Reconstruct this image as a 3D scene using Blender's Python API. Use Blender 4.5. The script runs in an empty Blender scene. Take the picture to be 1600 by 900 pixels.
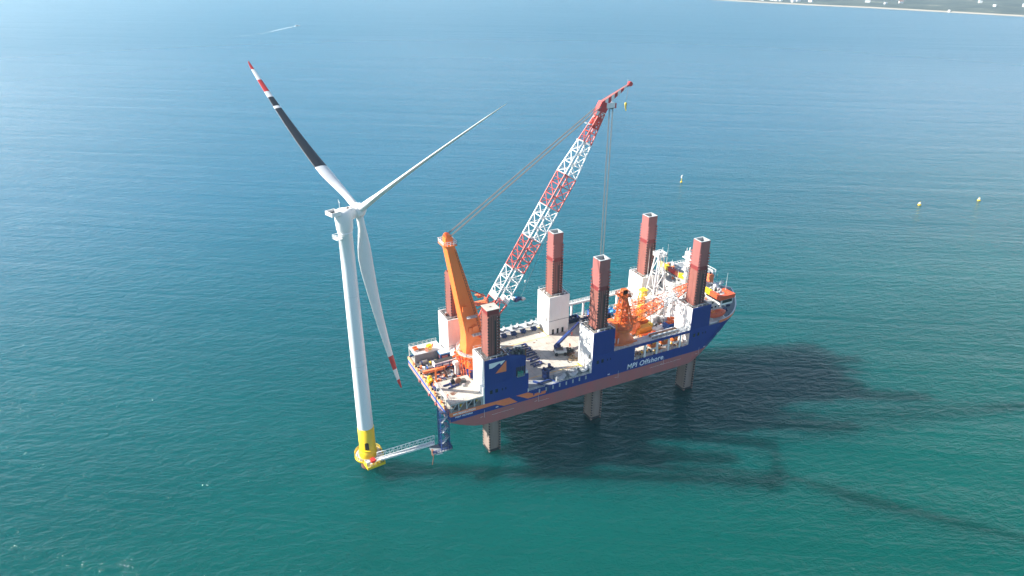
import bpy, bmesh, math, random
from mathutils import Vector, Matrix
random.seed(7)
R = math.radians
scene = bpy.context.scene
col = scene.collection

# ------------------------------------------------------------------ camera
cam_d = bpy.data.cameras.new("camera"); cam = bpy.data.objects.new("camera", cam_d); col.objects.link(cam)
YAW, PIT, ROL = 1.098, -0.447, 0.004
f = Vector((math.cos(PIT)*math.cos(YAW), math.cos(PIT)*math.sin(YAW), math.sin(PIT)))
r = f.cross(Vector((0, 0, 1))).normalized(); u = r.cross(f)
r2 = r*math.cos(ROL) + u*math.sin(ROL); u2 = -r*math.sin(ROL) + u*math.cos(ROL)
M = Matrix(((r2.x, u2.x, -f.x, -64.893), (r2.y, u2.y, -f.y, -187.217), (r2.z, u2.z, -f.z, 150.462), (0, 0, 0, 1)))
cam.matrix_world = M
cam_d.sensor_width = 36; cam_d.lens = 36*1105.56/1600
cam_d.clip_start = 1; cam_d.clip_end = 30000
scene.camera = cam

# ------------------------------------------------------------------ light and sky
SUN_EL, SUN_AZ = R(33.7), R(149.7)          # azimuth counter-clockwise from +x, towards the sun
w = bpy.data.worlds.new("World"); scene.world = w; w.use_nodes = True
nt = w.node_tree; nt.nodes.clear()
out = nt.nodes.new('ShaderNodeOutputWorld'); bg = nt.nodes.new('ShaderNodeBackground')
sky = nt.nodes.new('ShaderNodeTexSky'); sky.sky_type = 'NISHITA'; sky.sun_disc = False
sky.sun_elevation = SUN_EL; sky.sun_rotation = R(90) - SUN_AZ
sky.altitude = 100; sky.dust_density = .2; sky.air_density = 1.0
# unseen low cloud banks, added to brighten reflections on the water
tc = nt.nodes.new('ShaderNodeTexCoord'); sep = nt.nodes.new('ShaderNodeSeparateXYZ')
nt.links.new(tc.outputs['Generated'], sep.inputs[0])
mp = nt.nodes.new('ShaderNodeMapping'); mp.inputs['Scale'].default_value = (1.3, 1.3, 4.0)
nt.links.new(tc.outputs['Generated'], mp.inputs[0])
cn = nt.nodes.new('ShaderNodeTexNoise'); cn.inputs['Scale'].default_value = 1.6; cn.inputs['Detail'].default_value = 7
nt.links.new(mp.outputs[0], cn.inputs['Vector'])
cr = nt.nodes.new('ShaderNodeValToRGB'); cr.color_ramp.elements[0].position = .45; cr.color_ramp.elements[1].position = .7
nt.links.new(cn.outputs['Fac'], cr.inputs[0])
mx = nt.nodes.new('ShaderNodeMixRGB'); mx.inputs[2].default_value = (17.0, 17.8, 18.4, 1)
mm = nt.nodes.new('ShaderNodeMath'); mm.operation = 'MULTIPLY'; mm.inputs[1].default_value = .8
el = nt.nodes.new('ShaderNodeMapRange'); el.inputs['From Min'].default_value = .05; el.inputs['From Max'].default_value = .38
el.inputs['To Min'].default_value = 1; el.inputs['To Max'].default_value = 0; nt.links.new(sep.outputs[2], el.inputs['Value'])
m2 = nt.nodes.new('ShaderNodeMath'); m2.operation = 'MULTIPLY'; nt.links.new(cr.outputs[0], m2.inputs[0]); nt.links.new(el.outputs[0], m2.inputs[1])
cl = nt.nodes.new('ShaderNodeVectorMath'); cl.operation = 'DOT_PRODUCT'; cl.inputs[1].default_value = (math.cos(R(12)), math.sin(R(12)), 0); nt.links.new(tc.outputs['Generated'], cl.inputs[0])
cm = nt.nodes.new('ShaderNodeMapRange'); cm.interpolation_type = 'SMOOTHSTEP'; cm.inputs['From Min'].default_value = .66; cm.inputs['From Max'].default_value = 1.0; cm.inputs['To Min'].default_value = 0; cm.inputs['To Max'].default_value = 1.4; nt.links.new(cl.outputs['Value'], cm.inputs['Value'])
e2 = nt.nodes.new('ShaderNodeMapRange'); e2.interpolation_type = 'SMOOTHSTEP'; e2.inputs['From Min'].default_value = .02; e2.inputs['From Max'].default_value = .3; e2.inputs['To Min'].default_value = 1; e2.inputs['To Max'].default_value = 0; nt.links.new(sep.outputs[2], e2.inputs['Value'])
cl2 = nt.nodes.new('ShaderNodeVectorMath'); cl2.operation = 'DOT_PRODUCT'; cl2.inputs[1].default_value = (math.cos(R(118)), math.sin(R(118)), 0); nt.links.new(tc.outputs['Generated'], cl2.inputs[0])
cm2 = nt.nodes.new('ShaderNodeMapRange'); cm2.interpolation_type = 'SMOOTHSTEP'; cm2.inputs['From Min'].default_value = .8; cm2.inputs['From Max'].default_value = 1.0; cm2.inputs['To Min'].default_value = 0; cm2.inputs['To Max'].default_value = 1.3; nt.links.new(cl2.outputs['Value'], cm2.inputs['Value'])
cma = nt.nodes.new('ShaderNodeMath'); cma.operation = 'ADD'; nt.links.new(cm.outputs[0], cma.inputs[0]); nt.links.new(cm2.outputs[0], cma.inputs[1])
c3 = nt.nodes.new('ShaderNodeMath'); c3.operation = 'MULTIPLY'; nt.links.new(cma.outputs[0], c3.inputs[0]); nt.links.new(e2.outputs[0], c3.inputs[1])
c4 = nt.nodes.new('ShaderNodeMath'); c4.operation = 'MULTIPLY_ADD'; nt.links.new(cr.outputs[0], c4.inputs[0]); c4.inputs[1].default_value = .5; c4.inputs[2].default_value = .55
c5 = nt.nodes.new('ShaderNodeMath'); c5.operation = 'MULTIPLY'; nt.links.new(c3.outputs[0], c5.inputs[0]); nt.links.new(c4.outputs[0], c5.inputs[1])
c6 = nt.nodes.new('ShaderNodeMath'); c6.operation = 'ADD'; nt.links.new(c5.outputs[0], c6.inputs[0]); nt.links.new(m2.outputs[0], c6.inputs[1])
nt.links.new(c6.outputs[0], mm.inputs[0]); mm.use_clamp = True; nt.links.new(mm.outputs[0], mx.inputs[0])
# pale blue band of sea haze along the horizon
hb = nt.nodes.new('ShaderNodeMapRange'); hb.interpolation_type = 'SMOOTHSTEP'; hb.inputs['From Min'].default_value = .0; hb.inputs['From Max'].default_value = .2
hb.inputs['To Min'].default_value = .9; hb.inputs['To Max'].default_value = 0; nt.links.new(sep.outputs[2], hb.inputs['Value'])
hm_ = nt.nodes.new('ShaderNodeMixRGB'); hm_.inputs[2].default_value = (2.6, 5.6, 9.6, 1)
nt.links.new(hb.outputs[0], hm_.inputs[0]); nt.links.new(sky.outputs[0], hm_.inputs[1]); nt.links.new(hm_.outputs[0], mx.inputs[1])
nt.links.new(mx.outputs[0], bg.inputs[0])
bg.inputs['Strength'].default_value = 0.072
nt.links.new(bg.outputs[0], out.inputs[0])
sd = bpy.data.lights.new("sun", 'SUN'); so = bpy.data.objects.new("sun", sd); col.objects.link(so)
sd.energy = 5.0; sd.angle = R(.55); sd.color = (1, .95, .87)
sdir = Vector((math.cos(SUN_EL)*math.cos(SUN_AZ), math.cos(SUN_EL)*math.sin(SUN_AZ), math.sin(SUN_EL)))
so.rotation_euler = sdir.to_track_quat('Z', 'Y').to_euler(); so.location = (0, 0, 300)
scene.view_settings.view_transform = 'Standard'; scene.view_settings.look = 'None'
scene.view_settings.exposure = 1.3; scene.view_settings.gamma = 1

# ------------------------------------------------------------------ materials
def new_mat(name):
    m = bpy.data.materials.new(name); m.use_nodes = True
    return m, m.node_tree, m.node_tree.nodes['Principled BSDF']
def N(nt, typ, **kw):
    n = nt.nodes.new(typ)
    for k, v in kw.items():
        if k in n.inputs: n.inputs[k].default_value = v
        else: setattr(n, k, v)
    return n
def paint(name, c, rough=.45, dirt=.25, scale=.6, streak=.0, dcol=None, metal=0, bump=0):
    """painted or raw surface with uneven, slightly stained colour"""
    m, t, b = new_mat(name)
    g = t.nodes.new('ShaderNodeNewGeometry')
    mp = N(t, 'ShaderNodeMapping'); mp.inputs['Scale'].default_value = (1, 1, .25 if streak else 1)
    t.links.new(g.outputs['Position'], mp.inputs[0])
    n1 = N(t, 'ShaderNodeTexNoise', Scale=scale, Detail=8, Roughness=.65)
    t.links.new(mp.outputs[0], n1.inputs['Vector'])
    ra = t.nodes.new('ShaderNodeValToRGB'); ra.color_ramp.elements[0].position = .38; ra.color_ramp.elements[1].position = .72
    t.links.new(n1.outputs['Fac'], ra.inputs[0])
    mu = N(t, 'ShaderNodeMath', operation='MULTIPLY'); mu.inputs[1].default_value = dirt
    t.links.new(ra.outputs[0], mu.inputs[0])
    x = t.nodes.new('ShaderNodeMixRGB'); x.inputs[1].default_value = (*c, 1)
    dc = dcol if dcol else tuple(v*.45+.02 for v in c)
    x.inputs[2].default_value = (*dc, 1)
    t.links.new(mu.outputs[0], x.inputs[0]); t.links.new(x.outputs[0], b.inputs['Base Color'])
    b.inputs['Roughness'].default_value = rough; b.inputs['Metallic'].default_value = metal
    if bump:
        n2 = N(t, 'ShaderNodeTexNoise', Scale=6, Detail=4); t.links.new(g.outputs['Position'], n2.inputs['Vector'])
        bp = N(t, 'ShaderNodeBump', Strength=bump, Distance=.05); t.links.new(n2.outputs['Fac'], bp.inputs['Height'])
        t.links.new(bp.outputs[0], b.inputs['Normal'])
    return m
MT = {}
MT['blue'] = paint('blue_hull_paint', (.012, .035, .23), .4, .35, .35, 1, (.02, .04, .15))
MT['navy'] = paint('navy_steel', (.012, .022, .12), .5, .35, 1.5)
MT['dkblue'] = paint('dark_blue_steel', (.02, .05, .2), .5, .4, 1.5)
MT['orange'] = paint('orange_paint', (.75, .16, .025), .45, .28, .5, 1)
MT['craneorange'] = paint('crane_orange_paint', (1.0, .22, .04), .45, .2, .35, 1, (.55, .14, .03))
MT['stripe'] = paint('orange_stripe_paint', (.88, .22, .08), .5, .2, .6)
MT['red'] = paint('signal_red_paint', (.55, .035, .03), .45, .25, .8)
MT['boomred'] = paint('boom_red_paint', (.62, .07, .045), .45, .3, .8)
MT['antifoul'] = paint('antifouling_red', (.45, .13, .12), .6, .5, .22, 1, (.26, .16, .145), bump=.1)
MT['legred'] = paint('leg_brown_red', (.3, .1, .075), .55, .6, .9, 1, (.14, .065, .055))
MT['legpink'] = paint('leg_light_red', (.37, .125, .11), .5, .25, .5, 1)
MT['legdark'] = paint('leg_dark_red_band', (.24, .03, .028), .5, .3, .5)
MT['legraw'] = paint('weathered_leg_steel', (.3, .23, .19), .7, .7, .35, 1, (.17, .1, .07), bump=.2)
MT['rack'] = paint('greased_rack_steel', (.2, .06, .05), .5, .6, 2)
MT['lettering'] = paint('lettering_white', (.95, .95, .95), .4, .03, .5)
MT['amber'] = paint('amber_container_paint', (.85, .38, .03), .45, .2, .8)
MT['scaff'] = paint('scaffold_blue', (.02, .06, .24), .45, .2, .8)
MT['creampink'] = paint('sunlit_stern_red', (.55, .3, .25), .6, .4, .5)  # antifouling red with the sunlight on the stern put into its colour
MT['raft'] = paint('lifeboat_orange_red', (.72, .1, .03), .45, .2, .8)
MT['black'] = paint('black_grime_and_shade', (.02, .02, .022), .6, .4, 2)
MT['white'] = paint('white_paint', (.8, .79, .76), .4, .12, .5, 1, (.5, .46, .4))
MT['twhite'] = paint('tower_white', (.8, .81, .8), .35, .1, .12, 1, (.55, .58, .58))
MT['blade'] = paint('blade_white', (.78, .77, .74), .35, .1, .2)
MT['bladeblack'] = paint('blade_black', (.025, .027, .032), .4, .2, .4)
MT['yellow'] = paint('yellow_paint', (.85, .58, .01), .4, .18, .5, 1, (.55, .33, .03))
MT['buff'] = paint('buff_orange_fender', (.8, .45, .2), .6, .4, .9)
MT['grey'] = paint('grey_deck_paint', (.27, .29, .3), .6, .45, .7)
MT['ltgrey'] = paint('light_grey_paint', (.5, .52, .52), .5, .3, .9)
MT['dkgrey'] = paint('dark_grey_deck', (.07, .07, .07), .7, .6, 1.2, 0, (.2, .18, .16))
MT['deck'] = paint('worn_beige_deck', (.52, .47, .4), .75, .75, .28, 0, (.27, .25, .22), bump=.15)
MT['casingtop'] = paint('casing_top_deck', (.3, .27, .22), .75, .8, .9, 0, (.08, .075, .07))
MT['steel'] = paint('galvanised_steel', (.42, .43, .44), .4, .3, 2, metal=.3)
MT['rope'] = paint('wire_rope', (.2, .19, .18), .5, .2, 3)
MT['glass'] = paint('dark_window_glass', (.015, .02, .025), .08, .1, 1)
MT['rust'] = paint('rusty_steel', (.22, .09, .05), .8, .5, 1.5)
MT['green'] = paint('green_cylinder_paint', (.05, .3, .22), .4, .2, 2)
MT['tarp'] = paint('light_blue_tarpaulin', (.05, .3, .65), .6, .2, 1)
MT['brightblue'] = paint('bright_blue_paint', (.02, .12, .45), .45, .3, 1)
MT['wood'] = paint('timber', (.4, .27, .15), .8, .5, 1.5)
MT['skin'] = paint('skin', (.45, .26, .18), .6, .1, 4)
MT['hivis'] = paint('hi_vis_orange_cloth', (.85, .13, .03), .8, .1, 4)
MT['brass'] = paint('hook_yellow', (.6, .45, .05), .4, .3, 2)
MT['sand'] = paint('beach_sand', (.42, .37, .29), .9, .3, .01)
MT['roof'] = paint('terracotta_roof', (.4, .17, .1), .8, .4, .2)
MT['foam'] = paint('white_foam', (.36, .47, .52), .7, .2, .1)

# water: teal turbid sea with wind ripples (bump) and slow patches of tone
def water_mat():
    m, t, b = new_mat('sea_water')
    g = t.nodes.new('ShaderNodeNewGeometry')
    def noise(scale, rot, sx, sy, detail, rough=.55, dist=0):
        mp = N(t, 'ShaderNodeMapping'); mp.vector_type = 'TEXTURE'
        mp.inputs['Rotation'].default_value = (0, 0, rot); mp.inputs['Scale'].default_value = (sx, sy, 1)
        t.links.new(g.outputs['Position'], mp.inputs[0])
        n = N(t, 'ShaderNodeTexNoise', Scale=scale, Detail=detail, Roughness=rough, Distortion=dist)
        t.links.new(mp.outputs[0], n.inputs['Vector']); return n
    # crest direction: roughly along the picture's horizontal
    A = R(-22)
    swell = noise(1, A, 22, 9, 3); wave = noise(1, A+R(9), 5.2, 2.6, 4, .62, .4); rip = noise(1, A-R(25), 1.7, 1.0, 3, .6)
    def mul(n, k):
        q = N(t, 'ShaderNodeMath', operation='MULTIPLY'); t.links.new(n.outputs['Fac' if 'Fac' in n.outputs else 0], q.inputs[0]); q.inputs[1].default_value = k; return q
    def add(a, c):
        q = N(t, 'ShaderNodeMath', operation='ADD'); t.links.new(a.outputs[0], q.inputs[0]); t.links.new(c.outputs[0], q.inputs[1]); return q
    h = add(add(mul(swell, 1.5), mul(wave, 2.0)), mul(rip, .45))
    bp = N(t, 'ShaderNodeBump', Strength=1.0, Distance=.62)
    t.links.new(h.outputs[0], bp.inputs['Height']); t.links.new(bp.outputs[0], b.inputs['Normal'])
    pa = noise(1, R(-20), 260, 140, 4, .55)
    ra = t.nodes.new('ShaderNodeValToRGB')
    ra.color_ramp.elements[0].position = .3; ra.color_ramp.elements[0].color = WATER_A
    ra.color_ramp.elements[1].position = .72; ra.color_ramp.elements[1].color = WATER_B
    t.links.new(pa.outputs['Fac'], ra.inputs[0])
    # greenish near the ship; further out, distant sky reflection painted in as blue
    sp = t.nodes.new('ShaderNodeSeparateXYZ'); t.links.new(g.outputs['Position'], sp.inputs[0])
    ds = N(t, 'ShaderNodeMath', operation='MULTIPLY_ADD'); t.links.new(sp.outputs[0], ds.inputs[0]); ds.inputs[1].default_value = .08; t.links.new(sp.outputs[1], ds.inputs[2])
    dr = N(t, 'ShaderNodeMapRange'); dr.interpolation_type = 'SMOOTHSTEP'; t.links.new(ds.outputs[0], dr.inputs['Value'])
    dr.inputs['From Min'].default_value = -130; dr.inputs['From Max'].default_value = 380
    st = noise(1, R(-34), 420, 26, 5, .6, .6); sm = N(t, 'ShaderNodeMapRange'); t.links.new(st.outputs['Fac'], sm.inputs['Value'])
    sm.inputs['From Min'].default_value = .35; sm.inputs['From Max'].default_value = .7; sm.inputs['To Min'].default_value = .55; sm.inputs['To Max'].default_value = 1.25
    hs = N(t, 'ShaderNodeMath', operation='MULTIPLY'); t.links.new(h.outputs[0], hs.inputs[0]); t.links.new(sm.outputs[0], hs.inputs[1]); t.links.new(hs.outputs[0], bp.inputs['Height'])
    xd = t.nodes.new('ShaderNodeMixRGB'); t.links.new(dr.outputs[0], xd.inputs[0]); t.links.new(ra.outputs[0], xd.inputs[1]); xd.inputs[2].default_value = WATER_C
    t.links.new(xd.outputs[0], b.inputs['Base Color'])
    rg = N(t, 'ShaderNodeMapRange'); t.links.new(ds.outputs[0], rg.inputs['Value'])
    ln = N(t, 'ShaderNodeVectorMath', operation='LENGTH'); t.links.new(g.outputs['Position'], ln.inputs[0]); t.links.new(ln.outputs['Value'], rg.inputs['Value'])
    rg.inputs['From Min'].default_value = 120; rg.inputs['From Max'].default_value = 1300; rg.inputs['To Min'].default_value = .07; rg.inputs['To Max'].default_value = .3
    t.links.new(rg.outputs[0], b.inputs['Roughness'])
    sg = N(t, 'ShaderNodeMapRange'); t.links.new(ln.outputs['Value'], sg.inputs['Value'])
    sg.inputs['From Min'].default_value = 150; sg.inputs['From Max'].default_value = 900; sg.inputs['To Min'].default_value = .14; sg.inputs['To Max'].default_value = .62
    t.links.new(sg.outputs[0], b.inputs['Specular IOR Level'])
    b.inputs['Roughness'].default_value = .06; b.inputs['IOR'].default_value = 1.34; b.inputs['Specular IOR Level'].default_value = .27
    b.inputs['Subsurface Weight'].default_value = SSSW
    b.inputs['Subsurface Radius'].default_value = (2.0, 6.0, 5.0); b.inputs['Subsurface Scale'].default_value = SSSS
    return m
WATER_A = (.0004, .054, .045, 1); WATER_B = (.001, .086, .071, 1); WATER_C = (.005, .095, .16, 1)
SSSW = 1.0; SSSS = 16.0

# ------------------------------------------------------------------ mesh builder
WL = {}
class MB:
    def __init__(s): s.v = []; s.f = []; s.mi = []; s.mats = []; s.cur = 0; s.sm = []
        
    def use(s, mat):
        if mat not in s.mats: s.mats.append(mat)
        s.cur = s.mats.index(mat); return s
    def add(s, vs, fs, smooth=False):
        o = len(s.v); s.v += [tuple(v) for v in vs]
        for q in fs: s.f.append([i+o for i in q]); s.mi.append(s.cur); s.sm.append(smooth)
        return s
    def box(s, x0, x1, y0, y1, z0, z1):
        vs = [(x, y, z) for z in (z0, z1) for y in (y0, y1) for x in (x0, x1)]
        return s.add(vs, [(0, 2, 3, 1), (4, 5, 7, 6), (0, 1, 5, 4), (2, 6, 7, 3), (0, 4, 6, 2), (1, 3, 7, 5)])
    def obox(s, c, sx, sy, sz, rz=0, mat=None):
        m = (mat if mat is not None else Matrix.Rotation(rz, 3, 'Z'))
        vs = [Vector(c)+m @ Vector((x*sx/2, y*sy/2, z*sz/2)) for z in (-1, 1) for y in (-1, 1) for x in (-1, 1)]
        return s.add(vs, [(0, 2, 3, 1), (4, 5, 7, 6), (0, 1, 5, 4), (2, 6, 7, 3), (0, 4, 6, 2), (1, 3, 7, 5)])
    def tube(s, p, q, r1, r2=None, n=8, cap=True):
        p = Vector(p); q = Vector(q); r2 = r1 if r2 is None else r2
        d = (q-p).normalized(); a = d.orthogonal().normalized(); b = d.cross(a)
        vs = []
        for (c, rr) in ((p, r1), (q, r2)):
            for i in range(n):
                t = 2*math.pi*i/n; vs.append(c+a*math.cos(t)*rr+b*math.sin(t)*rr)
        fs = [(i, (i+1) % n, n+(i+1) % n, n+i) for i in range(n)]
        s.add(vs, fs, n > 6)
        if cap: s.add(vs, [tuple(range(n-1, -1, -1)), tuple(range(n, 2*n))])
        return s
    def bar(s, p, q, w, h=None):
        """rectangular bar"""
        p = Vector(p); q = Vector(q); h = w if h is None else h
        d = (q-p).normalized(); up = Vector((0, 0, 1)) if abs(d.z) < .95 else Vector((1, 0, 0))
        a = d.cross(up).normalized()*w/2; b = a.cross(d).normalized()*h/2
        vs = [c+i*a+j*b for c in (p, q) for (i, j) in ((-1, -1), (1, -1), (1, 1), (-1, 1))]
        return s.add(vs, [(0, 1, 5, 4), (1, 2, 6, 5), (2, 3, 7, 6), (3, 0, 4, 7), (3, 2, 1, 0), (4, 5, 6, 7)])
    def lathe(s, c, prof, n=24, axis=None, a0=0, a1=None):
        """prof: (radius, height) pairs"""
        ax = Vector(axis).normalized() if axis is not None else Vector((0, 0, 1))
        a = ax.orthogonal().normalized(); b = ax.cross(a); c = Vector(c); vs = []
        for (rr, z) in prof:
            for i in range(n):
                t = 2*math.pi*i/n; vs.append(c+ax*z+(a*math.cos(t)+b*math.sin(t))*rr)
        fs = []
        for k in range(len(prof)-1):
            for i in range(n): fs.append((k*n+i, k*n+(i+1) % n, (k+1)*n+(i+1) % n, (k+1)*n+i))
        s.add(vs, fs, True)
        return s
    def prism(s, pts, z0, z1):
        n = len(pts); vs = [(x, y, z0) for x, y in pts]+[(x, y, z1) for x, y in pts]
        return s.add(vs, [tuple(range(n-1, -1, -1)), tuple(range(n, 2*n))]+[(i, (i+1) % n, n+(i+1) % n, n+i) for i in range(n)])
    def prism_xz(s, pts, y0, y1):
        n = len(pts); vs = [(x, y0, z) for x, z in pts]+[(x, y1, z) for x, z in pts]
        return s.add(vs, [tuple(range(n)), tuple(range(2*n-1, n-1, -1))]+[(i, n+i, n+(i+1) % n, (i+1) % n) for i in range(n)])
    def rail(s, pts, h=1.1, r=.05, step=1.6, mids=2):
        for a, b in zip(pts[:-1], pts[1:]):
            a = Vector(a); b = Vector(b); L = (b-a).length; n = max(1, round(L/step))
            for i in range(n+1):
                p = a.lerp(b, i/n); s.bar(p, p+Vector((0, 0, h)), r*2)
            for k in range(mids): z = Vector((0, 0, h*(k+1)/mids)); s.bar(a+z, b+z, r*1.8)
        return s
    def lattice(s, base, top, n, rc=.12, rb=.06, cross=False):
        """four-chord truss from quad base to quad top"""
        base = [Vector(b) for b in base]; top = [Vector(b) for b in top]; k = len(base)
        for i in range(k): s.tube(base[i], top[i], rc, n=6)
        for j in range(n+1):
            q = [base[i].lerp(top[i], j/n) for i in range(k)]
            for i in range(k): s.tube(q[i], q[(i+1) % k], rb, n=4, cap=False)
            if j < n:
                q2 = [base[i].lerp(top[i], (j+1)/n) for i in range(k)]
                for i in range(k):
                    if cross or (j+i) % 2 == 0: s.tube(q[i], q2[(i+1) % k], rb, n=4, cap=False)
                    if cross or (j+i) % 2 == 1: s.tube(q[(i+1) % k], q2[i], rb, n=4, cap=False)
        return s
    def build(s, name, mat=None, parent=None, label=None):
        wl = WL.get(parent.name, Vector((0, 0, 0))) if parent else Vector((0, 0, 0))
        me = bpy.data.meshes.new(name); me.from_pydata([Vector(v)-wl for v in s.v], [], s.f); 
        ms = s.mats if s.mats else [mat]
        for m in ms: me.materials.append(MT[m] if isinstance(m, str) else m)
        for p, i, sm in zip(me.polygons, s.mi, s.sm): p.material_index = i if s.mats else 0; p.use_smooth = sm
        bm = bmesh.new(); bm.from_mesh(me); bmesh.ops.recalc_face_normals(bm, faces=bm.faces); bm.to_mesh(me); bm.free()
        o = bpy.data.objects.new(name, me); col.objects.link(o)
        if parent: o.parent = parent; WL[o.name] = wl
        if label: o['label'] = label
        return o
def build_each(mb, name, parent, label=None):
    """one object per loose piece"""
    k = len(mb.v); p = list(range(k))
    def root(i):
        while p[i] != i: p[i] = p[p[i]]; i = p[i]
        return i
    for q in mb.f:
        for i in q[1:]: p[root(i)] = root(q[0])
    groups = {}
    for n_, q in enumerate(mb.f): groups.setdefault(root(q[0]), []).append(n_)
    res = []
    for fs in groups.values():
        m = MB(); m.mats = list(dict.fromkeys(mb.mats[mb.mi[i]] for i in fs)); mp_ = {}
        for i in fs:
            for j in mb.f[i]:
                if j not in mp_: mp_[j] = len(m.v); m.v.append(mb.v[j])
            m.f.append([mp_[j] for j in mb.f[i]]); m.mi.append(m.mats.index(mb.mats[mb.mi[i]])); m.sm.append(mb.sm[i])
        res.append(m.build(name, None, parent, label))
    return res
def tag(o, label=None, cat=None, group=None, kind=None):
    if label: o['label'] = label
    if cat: o['category'] = cat
    if group: o['group'] = group
    if kind: o['kind'] = kind
    return o
def empty(name, loc, label, cat, group=None):
    o = bpy.data.objects.new(name, None); col.objects.link(o); o.location = loc; o.empty_display_size = .5
    WL[o.name] = Vector(loc); tag(o, label, cat, group); return o
def copy_tree(o, parent=None):
    c = o.copy(); col.objects.link(c)
    if parent: c.parent = parent
    for ch in list(o.children): copy_tree(ch, c)
    return c
def place(proto, first, loc, rz, label=None, scale=None):
    o = proto if first else copy_tree(proto)
    o.location = loc; o.rotation_euler = (0, 0, rz)
    if scale: o.scale = (scale,)*3
    if label: o['label'] = label
    return o

# ------------------------------------------------------------------ setting
wm = MB(); E = 9000
wm.box(-5500, 7500, -3200, 8200, -70, 0)
water = wm.build('water', water_mat()); tag(water, kind='structure')

def land_mat():
    m, t, b = new_mat('coastal_plain')
    g = t.nodes.new('ShaderNodeNewGeometry')
    v = N(t, 'ShaderNodeTexVoronoi', Scale=.006); t.links.new(g.outputs['Position'], v.inputs['Vector'])
    n = N(t, 'ShaderNodeTexNoise', Scale=.01, Detail=9, Roughness=.7); t.links.new(g.outputs['Position'], n.inputs['Vector'])
    ra = t.nodes.new('ShaderNodeValToRGB'); e = ra.color_ramp.elements
    e[0].position = .4; e[0].color = (.03, .042, .035, 1); e[1].position = .62; e[1].color = (.1, .11, .08, 1)
    x = ra.color_ramp.elements.new(.72); x.color = (.45, .42, .34, 1)
    t.links.new(n.outputs['Fac'], ra.inputs[0]); t.links.new(ra.outputs[0], b.inputs['Base Color'])
    b.inputs['Roughness'].default_value = .9
    return m
# shoreline runs from far left to near right in plan
shore = [(1350, 3400), (1520, 2450), (1600, 2050), (1665, 1790), (1720, 1600), (1780, 1430), (1842, 1305), (1900, 1120), (1958, 930), (2060, 500), (2150, 0), (2300, -1200)]
def strip(off0, off1, z0, z1, name, mat):
    b = MB(); vs = []
    for x, y in shore: vs += [(x+off0, y+off0*.3, z0), (x+off1, y+off1*.3, z1)]
    n = len(shore); b.add(vs, [(2*i, 2*i+1, 2*i+3, 2*i+2) for i in range(n-1)])
    return b.build(name, mat)
tag(strip(0, 22, .02, 2.4, 'beach', 'sand'), kind='structure')
tag(strip(22, 5200, 2.4, 30, 'coastal_land', land_mat()), kind='structure')

# haze round everything
hz = MB(); hz.box(-5600, 7600, -3300, 8300, -71, 175)
hm = bpy.data.materials.new('haze'); hm.use_nodes = True; t = hm.node_tree; t.nodes.clear()
o_ = t.nodes.new('ShaderNodeOutputMaterial'); pv = t.nodes.new('ShaderNodeVolumePrincipled')
pv.inputs['Color'].default_value = (.56,.85,1,1); pv.inputs['Density'].default_value = 1.25e-4; pv.inputs['Anisotropy'].default_value = .3
t.links.new(pv.outputs[0], o_.inputs['Volume'])
tag(hz.build('haze', hm), kind='stuff')

# ------------------------------------------------------------------ jack-up vessel (x forward, y to port, hull lifted clear of the sea)
V = empty('jackup_vessel', (65, 0, 13.7), 'long blue jack-up ship with dark red bottom raised above the sea on six square legs', 'ship')
LEVELS = [13.7, 15.2, 16.8, 18.3, 19.8, 21.3]
def bow(z):
    k = (z-13.7)/14.0
    return 92+14*k**.9, 111.5+18*k**.75          # start of taper, tip
def halfb(x, z):
    a, b = bow(z)
    if x <= a: return 19.0
    if x >= b: return 0.0
    return 19.0*(1-((x-a)/(b-a))**2.1)
def keel(x):
    return 13.7+4.5*max(0, 1-x/11.5)**1.5
def loop(z, n=26):
    a, b = bow(z); pts = []
    xs = [0, 1.5, 3, 5, 8, 11.5, 24, 45, 60, 75, 88]+[a+(b-a)*math.sin(math.pi/2*i/n) for i in range(n+1)]
    return xs
hb_ = MB(); 
nx = len(loop(14))
for side in (-1, 1):
    rows = []
    for z in LEVELS:
        row = []
        for x in loop(z): row.append((x, side*halfb(x, z), max(z, keel(x))))
        rows.append(row)
    for k in range(len(LEVELS)-1):
        hb_.use('antifoul' if LEVELS[k] < 18.2 else 'blue')
        vs = rows[k]+rows[k+1]
        hb_.add(vs, [(i, i+1, nx+i+1, nx+i) for i in range(nx-1)])
# bottom and transom
hb_.use('antifoul'); vs = []
for x in loop(13.7): h = halfb(x, 13.7); vs += [(x, -h, max(13.7, keel(x))), (x, h, max(13.7, keel(x)))]
hb_.add(vs, [(2*i, 2*i+1, 2*i+3, 2*i+2) for i in range(nx-1)])
hb_.use('creampink').box(-.25, 0, -19, 19, 17.9, 19.2); hb_.use('brightblue').box(-.25, 0, -19, 19, 19.2, 20.5)
for k in range(1, 10): hb_.use('navy').box(k*9.6, k*9.6+.05, -19.012, -19.0, 18.4, 21.2)
hull = hb_.build('hull', None, V)
# thin waterline mark and draught marks
b = MB(); b.use('white')
for x in (11.5, 31, 62.5, 82, 98):
    b.box(x, x+.06, -19.02, -19.004, 16.4, 19.4)
    b.box(x-1.4, x-.5, -19.02, -19.004, 16.9, 16.98)
for x0, x1, z in ((14, 22, 16.6), (31, 35, 16.5), (76, 90, 16.7)): b.box(x0, x1, -19.02, -19.004, z, z+.05)
build_each(b, 'draught_mark', V)
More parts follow.
